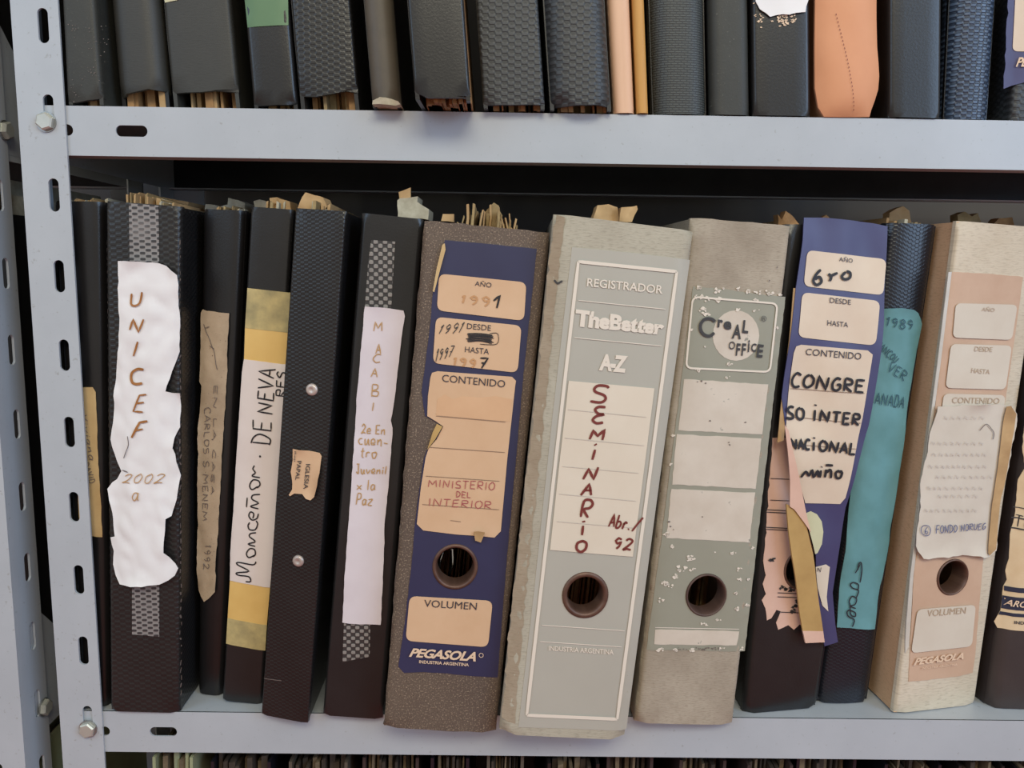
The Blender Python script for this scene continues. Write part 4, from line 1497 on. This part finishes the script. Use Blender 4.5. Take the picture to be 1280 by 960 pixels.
# ---- ivory PEGASOLA
b = Binder('lever_arch_file', 'stained ivory cloth lever arch file with rosy faded label and torn white note', 'binder',
           [(1199, 276), (1305, 285), (1219, 881), (1119, 892)], 13, M_IVORYC, M_TANC, R=.0025, depth=.19, group=GL_LOW, holes=[(1190, 721, 17, 20)], back=(-.10, -.10))
b.papers(20, PAPO, [(0, .0), (.3, .0), (1, -.002)], jag=.003, dep=(.05, .13))
b.scrap([(1196, 278), (1198, 268), (1206, 264), (1214, 270), (1222, 266), (1226, 278)], .05, M_PAPER_E, depth=.01)
b.scrap([(1240, 280), (1250, 273), (1264, 272), (1266, 282)], .05, M_PAPER_O, depth=.01)
o = b.label('printed_label', [(1191, 340), (1235, 342), (1279, 346), (1270, 410), (1262, 465), (1250, 550), (1240, 620), (1229, 700), (1219, 820), (1216, 841), (1200, 845), (1160, 850), (1136, 852), (1139, 780), (1143, 720), (1160, 590), (1175, 470)], M_ROSE, .0005, .0005, rag=.0002,
            holes=[(1190, 721, 19, 22)], wav=0.0)
lb = b.last
b.ring(0, M_RING, .0015)
for q in ([(1195, 379), (1272, 381), (1265, 425), (1191, 422)], [(1189, 430), (1265, 432), (1257, 487), (1182, 485)], [(1147, 762), (1220, 756), (1215, 808), (1139, 816.5)], [(1180, 492), (1257, 494), (1234, 690), (1155, 690)]):
    b.label('label_panel', rquad(q, 7), M_CREAM3, .0014, .0002, parent=o)
p = b.ink(.0018, lb)
p.text('AÑO', [(1228, 383), (1244, 384), (1243, 390), (1227, 389)]).text('DESDE', [(1219, 433), (1241, 434), (1240, 440), (1218, 439)]).text('HASTA', [(1215, 460), (1238, 462), (1237, 468), (1214, 466)])
p.text('CONTENIDO', [(1191, 496.5), (1250, 497.5), (1249, 505), (1190, 504)]).text('VOLUMEN', [(1160, 762.5), (1208, 759), (1207, 767), (1159, 771)])
p.done('lettering', I_FAINT, o)
p = b.ink(.0018, lb)
p.text('PEGASOLA', [(1144, 823), (1206, 815.5), (1204.5, 824), (1142, 832)], .035, .25, .95)
p.text('INDUSTRIA ARGENTINA', [(1153, 834), (1197, 829), (1196.5, 832), (1152.5, 837)], .01)
p.done('lettering', I_CREAM, o)
b.label('sleeve_edge', [(1187, 340), (1191, 340), (1177, 455), (1160, 580), (1143, 720), (1136, 808), (1132, 817), (1134, 780), (1139, 720), (1157, 580), (1173, 455)], M_CLEAR, .0010, .0006)
nt_ = [(1172, 508), (1220, 506), (1262, 506), (1270, 517), (1266, 540), (1259, 575), (1256, 590), (1252, 612), (1250, 630), (1247, 660), (1244, 687), (1234, 696), (1215, 694), (1195, 694), (1170, 697), (1152, 698), (1144, 683), (1147, 660), (1151, 635), (1152, 600), (1160, 565), (1165, 535)]
o2 = b.label('paper_note', nt_, M_NOTE, .0022, .0004, rag=.0005, curl=.003, wav=.0008, grid=(.003, .004))
ln = b.last
p = b.ink(.0032, ln)
p.hand('FONDO NORUEG', [(1169, 657), (1233, 654), (1232, 661), (1169, 667)], .9)
p.stroke([(1157.5 + 5.5 * math.cos(a * .65), 663 + 6.5 * math.sin(a * .65)) for a in range(11)], .8)
p.hand('6', [(1155, 659), (1160, 659), (1160, 667), (1155, 667)], .8)
p.done('handwriting', I_BLUE, o2)
p = b.ink(.0031, ln)
for (x0, x1, y) in ((1180, 1225, 524), (1165, 1225, 556), (1166, 1230, 570), (1162, 1235, 585), (1170, 1235, 598), (1160, 1225, 612), (1172, 1225, 622), (1156, 1225, 640)):
    xs = x0
    while xs < x1:
        wl = random.uniform(4, 8)
        p.stroke([(xs, y), (xs + wl * .3, y - 4), (xs + wl * .6, y), (xs + wl * .8, y - 3)], .5)
        xs += wl + 2
p.done('faded_handwriting', I_VFAINT, o2, True)
p = b.ink(.0031, ln)
p.stroke([(1224, 538), (1232, 530), (1238, 535), (1242, 541), (1241, 549)], .9)
p.done('crease_mark', I_GREY, o2)
b.label('tan_margin', [(1257, 508), (1262, 507), (1269, 517), (1265, 540), (1256, 588), (1250, 630), (1244, 686), (1235, 694), (1234, 690), (1240, 630), (1247, 580), (1252, 540)], M_PAPER_T, .0035, .0002, hf=lambda u, v: ln(u, v) - b.hf(u, v), parent=o2)  # tan strip down the right edge of the note

# ---- dark brown binder at the right edge
b = Binder('lever_arch_file', 'dark brown lever arch file at the right edge with torn cream label banded navy', 'binder',
           [(1321, 285), (1410, 290), (1308, 888), (1236, 885)], -2, M_DKBRN, R=.008, depth=.19, back=(-.10, -.10), group=GL_LOW)
b.papers(16, PAP, [(0, -.004), (1, -.004)], jag=.003)
o = b.label('torn_label', [(1290, 480), (1340, 480), (1325, 640), (1318, 792), (1290, 790), (1249, 787), (1246, 779), (1254, 765), (1257, 735), (1261, 727), (1260, 716), (1264, 700), (1266, 670), (1272, 640), (1274, 620), (1276, 600), (1284, 585), (1281, 560)], M_PAPER_P2, .0006, rag=.0004)
lb = b.last
p = b.ink(.0012, lb)
for q in ([(1258, 734), (1320, 738), (1319, 744), (1258, 740)], [(1256, 746), (1320, 750), (1319, 766), (1254, 762)], [(1253, 766), (1319, 770), (1319, 774), (1251, 770)]):
    b.label('navy_band', q, I_NAVYINK, .0010, .0001, parent=o)
p.line((1269, 635), (1325, 640), 1).line((1267, 648), (1325, 653), 1.6).line((1266, 661), (1325, 666), 1.6)
p.text('INDUSTRIA', [(1268, 776), (1305, 779), (1305, 783), (1268, 780)], .02)
p.hand('To', [(1272, 645), (1290, 648), (1288, 661), (1270, 659)], 1.2)
p.done('print_bands', I_DGREY, o)
p = b.ink(.0016, lb)
p.text('ARCHIVO', [(1259, 750), (1312, 754), (1311, 762), (1257, 758)], .02, .25)
p.done('lettering', I_CREAM, o)

# ================================================================== upper shelf
def upper(label, TL, TR, bottom, m, mc=None, yaw=0, R=.003, n=12, mats=PAP, lift=.003, name='black_binder', cat='binder', low=None, bow=0.0, depth=.19, cover=True):
    """bottom: pixel polyline of the spine's lower edge from left to right; the top goes on out of the picture"""
    ym = sum(p[1] for p in bottom) / len(bottom)
    xm = (bottom[0][0] + bottom[-1][0]) / 2
    y_use = min(ym, FR_Y(xm) - .5)
    p0 = ground(xm, y_use, z=ZT + lift)
    q = [(bottom[0][0] - SL(bottom[0][0]) * bottom[0][1], 0), (bottom[-1][0] - SL(bottom[-1][0]) * bottom[-1][1], 0), bottom[-1], bottom[0]]
    b = Binder(name, label, cat, q, yaw, m, mc, R=R, depth=depth - p0.y, zbase=ZT, group=GL_UP, bottom=bottom, ext=.335, p0=p0, bow=bow, cover=cover)
    if n:
        b.papers(n, mats, dep=(.006, .1), zlo=.0008, inset=.004, thick=(.001, .005))
    return b


def SL(x):
    """how far the upper binders lean, along the shelf"""
    T = [(83, .05), (131, .082), (141, .088), (205, .09), (300, .09), (400, .085), (500, .08), (600, .07), (760, .06), (800, .04), (880, .02), (1000, .008), (1100, .0), (1180, -.01), (1186, -.05), (1260, -.08), (1400, -.09)]
    for a, b in zip(T[:-1], T[1:]):
        if x <= b[0]:
            return a[1] + (b[1] - a[1]) * max(0, x - a[0]) / (b[0] - a[0])
    return T[-1][1]


def FR_Y(x):
    return 130 + (x - 85) * .0171


PB = [M_PAPER_O, M_PAPER_T]
b = upper('dusty black binder next to the post on the upper shelf, flecked with white', (76, 0), (121, 0), [(83, 129), (110, 125), (127, 122)], M_DUSTY, n=8, mats=PB)
p = b.ink(.0003)
for i in range(60):
    p_ = random.choice([(115, 85), (118, 95), (122, 44), (95, 112), (90, 30), (119, 60)])
    fleck(p, p_[0] + random.gauss(0, 5), p_[1] + random.gauss(0, 6), random.uniform(.3, .8))
p.done('white_specks', I_GREY, b.spine, True)
upper('black upper-shelf binder with one glossy bluish edge, second from the post', (126, 0), (199, 0), [(145, 122), (158, 117), (185, 111), (205, 112)], M_OLIVE, M_BLKG, R=.009, n=14, mats=PB, lift=.010)
b = upper('faded black ribbed binder, third from the post, scrap of pale green at its top', (203, 0), (295, 0), [(214, 116), (250, 115), (297, 111)], M_OLIVE, n=16, mats=PB, lift=.012)
b.label('pale_slip', [(203, -6), (224, -6), (222, 0), (206, 3)], M_PALEDISC, .0005)
b = upper('black upper-shelf binder crossed by a band of green tape', (304, 0), (363, 0), [(316, 132), (345, 131), (371, 130)], M_BLK, n=10, mats=PB)
b.label('green_tape', [(303, -20), (359, -20), (360, 31), (340, 32), (309, 34)], M_GREENT, .0005)
b = upper('black patterned binder right of the green tape, orange-brown page edges below', (366, 0), (440, 0), [(374, 120), (395, 121), (447, 111)], M_WEAVE, n=16, mats=PAPO, R=.002, lift=.010)
b = upper('slim taupe and charcoal folder with crumpled white paper at its foot', (452, 0), (492, 0), [(463, 126), (480, 127), (500, 130)], M_TAUPE, M_BLK, n=0, R=.008, name='folder', cat='folder')
b.scrap([(466, 136), (466, 126), (474, 122), (490, 123), (498, 127), (501, 137)], -.002, M_PAPER_G, depth=.02, name='crumpled_paper')
upper('plain charcoal binder with lifted lower edge showing brown papers, right of the slim folder', (508, 0), (576, 0), [(518, 115), (535, 122), (588, 122)], M_BLK, n=16, mats=PAPO, R=.002)
upper('charcoal basket-weave binder left of the salmon folder, second from it', (596, 0), (673, 0), [(604, 131), (640, 131), (681, 130)], M_WEAVE2, n=14, mats=PAPO, R=.002)
upper('charcoal basket-weave binder touching the salmon folder', (678, 0), (759, 0), [(688, 131), (720, 131), (766, 130)], M_WEAVE2, n=16, mats=PAPO, R=.009, bow=.002)
upper('salmon pink card folder on the upper shelf', (760, 0), (791, 0), [(768, 141), (794, 141)], M_SALMON, R=.005, n=6, name='folder', cat='folder', lift=.0006)
upper('thin ochre card folder beside the salmon one', (793, 0), (806, 0), [(797, 141), (811, 141)], M_OCHRE, R=.003, n=3, name='folder', cat='folder', lift=.0006)
upper('black fine-ribbed binder right of the ochre folder', (813, 0), (883, 0), [(818, 142), (887, 143)], M_RIBS, M_BLK, R=.010, n=12, bow=.002, lift=.0006)
upper('worn dark grey board binder between ribbed binder and white-labelled binder', (886, 0), (937, 0), [(890, 143), (939, 144)], M_DUSTY, M_BLK, R=.006, n=10, lift=.0006)
b = upper('black binder with torn white label remains, left of the orange envelope', (941, 0), (1016, 0), [(942, 144), (1014, 145)], M_BLK, n=12, lift=.0006)
b.label('white_label', [(943, -25), (1012, -25), (1010, 0), (1006, 16), (985, 18), (962, 21), (950, 12), (945, 3)], M_PAPER_W, .0006, rag=.0004, curl=.003)
p = b.ink(.0005)
for i in range(34):
    fleck(p, random.gauss(985, 9), random.gauss(23, 5), random.uniform(.8, 3))
for i in range(12):
    fleck(p, random.gauss(950, 3), random.gauss(22, 8), random.uniform(.6, 2))
p.done('torn_paper_remains', I_CREAM, b.spine, True)
# orange envelope
pe = ground(1060, 145, z=ZT + .001)
fe = Face((pe.x, pe.y, ZT), 0)
env = thing('envelope', 'orange paper envelope stuffed upright between black binders on the upper shelf', 'envelope', (fe.w(0, 0).x, pe.y + .05, ZT))
pl = fe.px([(1019, -1), (1095, -1), (1096, 60), (1099, 95), (1098, 112), (1093, 128), (1089, 138), (1087, 146), (1060, 146.5), (1030, 146), (1023, 134), (1019, 110), (1018, 60)])
pl = [(u, max(v, .0003)) for u, v in pl]
lu = [p_[0] for p_ in pl]
ztop = .24
i0, i1 = 0, 1
pl[0] = (pl[0][0] - .0105, ztop)
pl[1] = (pl[1][0] - .0135, ztop)
pl = refine(pl, .008)
mid = (min(lu) + max(lu)) / 2
hw = (max(lu) - min(lu)) / 2


def he(u, v):
    d = dist_poly((u, v), pl)
    return .006 * (1 - math.exp(-d / .006)) + .0012 * noise.noise(Vector((u * 60, v * 40, 1)))


sheet('envelope_body', fe, pl, M_ORANGE, env, 0, .002, he, grid=.005)
sheet('envelope_back', Face(fe.p0 + Vector((0, .005, 0)), 0), [(mid + (u - mid) * .80, v) for u, v in pl], M_ORANGE, env, 0, .12)
p = Print(fe, .0006, he)
for k in range(26):
    t = k / 26
    x, y = 1041 + 24 * t + 2 * math.sin(t * 3), 20 + 122 * t
    p.stroke([(x, y), (x + .4, y + 2.2)], .9, False)
p.done('seam', I_BROWN, env, True)
upper('plain black binder between the orange envelope and the blue-grey weave binder', (1099, 0), (1175, 0), [(1112, 146), (1177, 148)], M_BLK, n=12, lift=.0006)
upper('blue-grey basket-weave binder near the right end of the upper shelf', (1194, 0), (1254, 0), [(1186, 149), (1242, 149)], M_WEAVEB, M_BLK, R=.009, bow=.002, n=10, lift=.0006)
b = upper('binder at the right end of the upper shelf with torn violet label', (1266, 0), (1340, 0), [(1264, 150), (1330, 151)], M_WEAVE2, n=10, lift=.0006)
o = b.label('violet_label', [(1265, -40), (1340, -40), (1335, 108), (1300, 106), (1280, 104), (1268, 107), (1256, 110), (1258, 70), (1262, 0)], M_VIOLET, .0012, rag=.0006)
b.label('label_panel', rquad([(1272, -30), (1330, -30), (1325, 68), (1267, 63)], 6), M_CREAM2, .0016, .0002, parent=o)
p = b.ink(.0022, b.last)
p.text('PEGASOLA', [(1273, 71), (1325, 74), (1323, 86), (1271, 83)], .035, .25, .95)
p.done('lettering', I_CREAM, o)

# ================================================================== bottom shelf: files whose tops show below the lower lip
def bundle(name, label, cat, x0, x1, y0, ztop, mcov, mats, n, lean=0.0, group=None):
    t = thing(name, label, cat, ((x0 + x1) / 2, y0 + .09, ZB), group)
    H = ztop - ZB
    th = .0022

    def board(xa, side):
        V = []
        for (z, s) in ((.0005, 0), (H, lean * H)):
            for (dy) in (0, .17):
                for k in (0, th * side):
                    V.append((xa + s + k, y0 + dy, ZB + z))
        F = [(0, 1, 5, 4), (2, 6, 7, 3), (0, 4, 6, 2), (1, 3, 7, 5), (4, 5, 7, 6), (0, 2, 3, 1)]
        mk('cover', mesh('cover', V, F), mcov, t)
    board(x0, 1)
    board(x1, -1)
    w = x1 - x0 - 2 * th - .002
    groups = [([], []) for _ in mats]
    for i in range(n):
        V, F = groups[random.randrange(len(mats))]
        xa = x0 + th + .001 + w * i / n
        tk = w / n * random.uniform(.45, .95)
        d0 = random.uniform(.0, .012)
        hz = H + random.uniform(-.006, .003)
        k0 = len(V)
        ks = [0.001, H * .5, H * .85, hz]
        for z in ks:
            xo = lean * z + random.uniform(-.0008, .0008) * (z > .01)
            for (dx, dy) in ((0, d0), (tk, d0 + random.uniform(0, .003)), (tk, .165), (0, .165)):
                V.append((xa + dx + xo, y0 + dy, ZB + z))
        for q in range(3):
            a = k0 + 4 * q
            for e in range(4):
                F.append((a + e, a + (e + 1) % 4, a + 4 + (e + 1) % 4, a + 4 + e))
        F.append((k0 + 12, k0 + 13, k0 + 14, k0 + 15))
    for (V, F), m in zip(groups, mats):
        if V:
            o = mk('papers', mesh('papers', V, F), m, t)
            o['kind'] = 'stuff'
    return t


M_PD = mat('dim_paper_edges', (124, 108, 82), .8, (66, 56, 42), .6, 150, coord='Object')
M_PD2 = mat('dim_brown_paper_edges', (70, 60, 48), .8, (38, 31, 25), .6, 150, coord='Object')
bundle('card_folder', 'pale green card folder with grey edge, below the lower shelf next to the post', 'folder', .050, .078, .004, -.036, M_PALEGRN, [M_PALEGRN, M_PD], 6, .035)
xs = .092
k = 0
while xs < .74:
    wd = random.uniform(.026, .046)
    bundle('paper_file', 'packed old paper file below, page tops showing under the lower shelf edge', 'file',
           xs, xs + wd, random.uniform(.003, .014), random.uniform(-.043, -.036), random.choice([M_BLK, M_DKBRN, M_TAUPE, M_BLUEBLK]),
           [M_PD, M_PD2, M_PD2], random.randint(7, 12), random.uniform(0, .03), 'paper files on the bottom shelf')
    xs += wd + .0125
    k += 1

# ---- things in the neighbouring unit
f = Face((0, .03, 0), 0)
x1 = nx - .006
bundle_z = ZB
t = thing('black_binder', 'dark binder of the neighbouring unit, a white sheet showing above it at far left', 'binder', (x1 - .03, .11, 0))
box('spine', (x1 - .029, .032, .168), (.056, .003, .334), M_BLK, t, .0008)
box('cover', (x1 - .0575, .125, .168), (.0025, .17, .334), M_BLK, t)
box('cover', (x1 - .0025, .125, .168), (.0025, .17, .334), M_BLK, t)
for i in range(8):
    box('paper', (x1 - .050 + .006 * i, .12, .169 + .006 * (i % 3)), (.004, .15, .335 + .012 * (i % 3)), M_PAPER_G if i % 2 else M_PAPER_E, t)
bundle('card_folder', 'pale green papers at the lower left behind the post, in the neighbouring unit', 'folder', nx - .040, nx - .008, .02, -.045, M_PALEGRN, [M_PALEGRN, M_PD], 6, 0)
t = thing('black_binder', 'dark binder on the upper shelf of the neighbouring unit, at the top left corner', 'binder', (x1 - .03, .11, ZT))
box('spine', (x1 - .029, .032, ZT + .168), (.056, .003, .334), M_BLK, t, .0008)
box('cover', (x1 - .0575, .125, ZT + .168), (.0025, .17, .334), M_BLK, t)
box('cover', (x1 - .0025, .125, ZT + .168), (.0025, .17, .334), M_BLK, t)
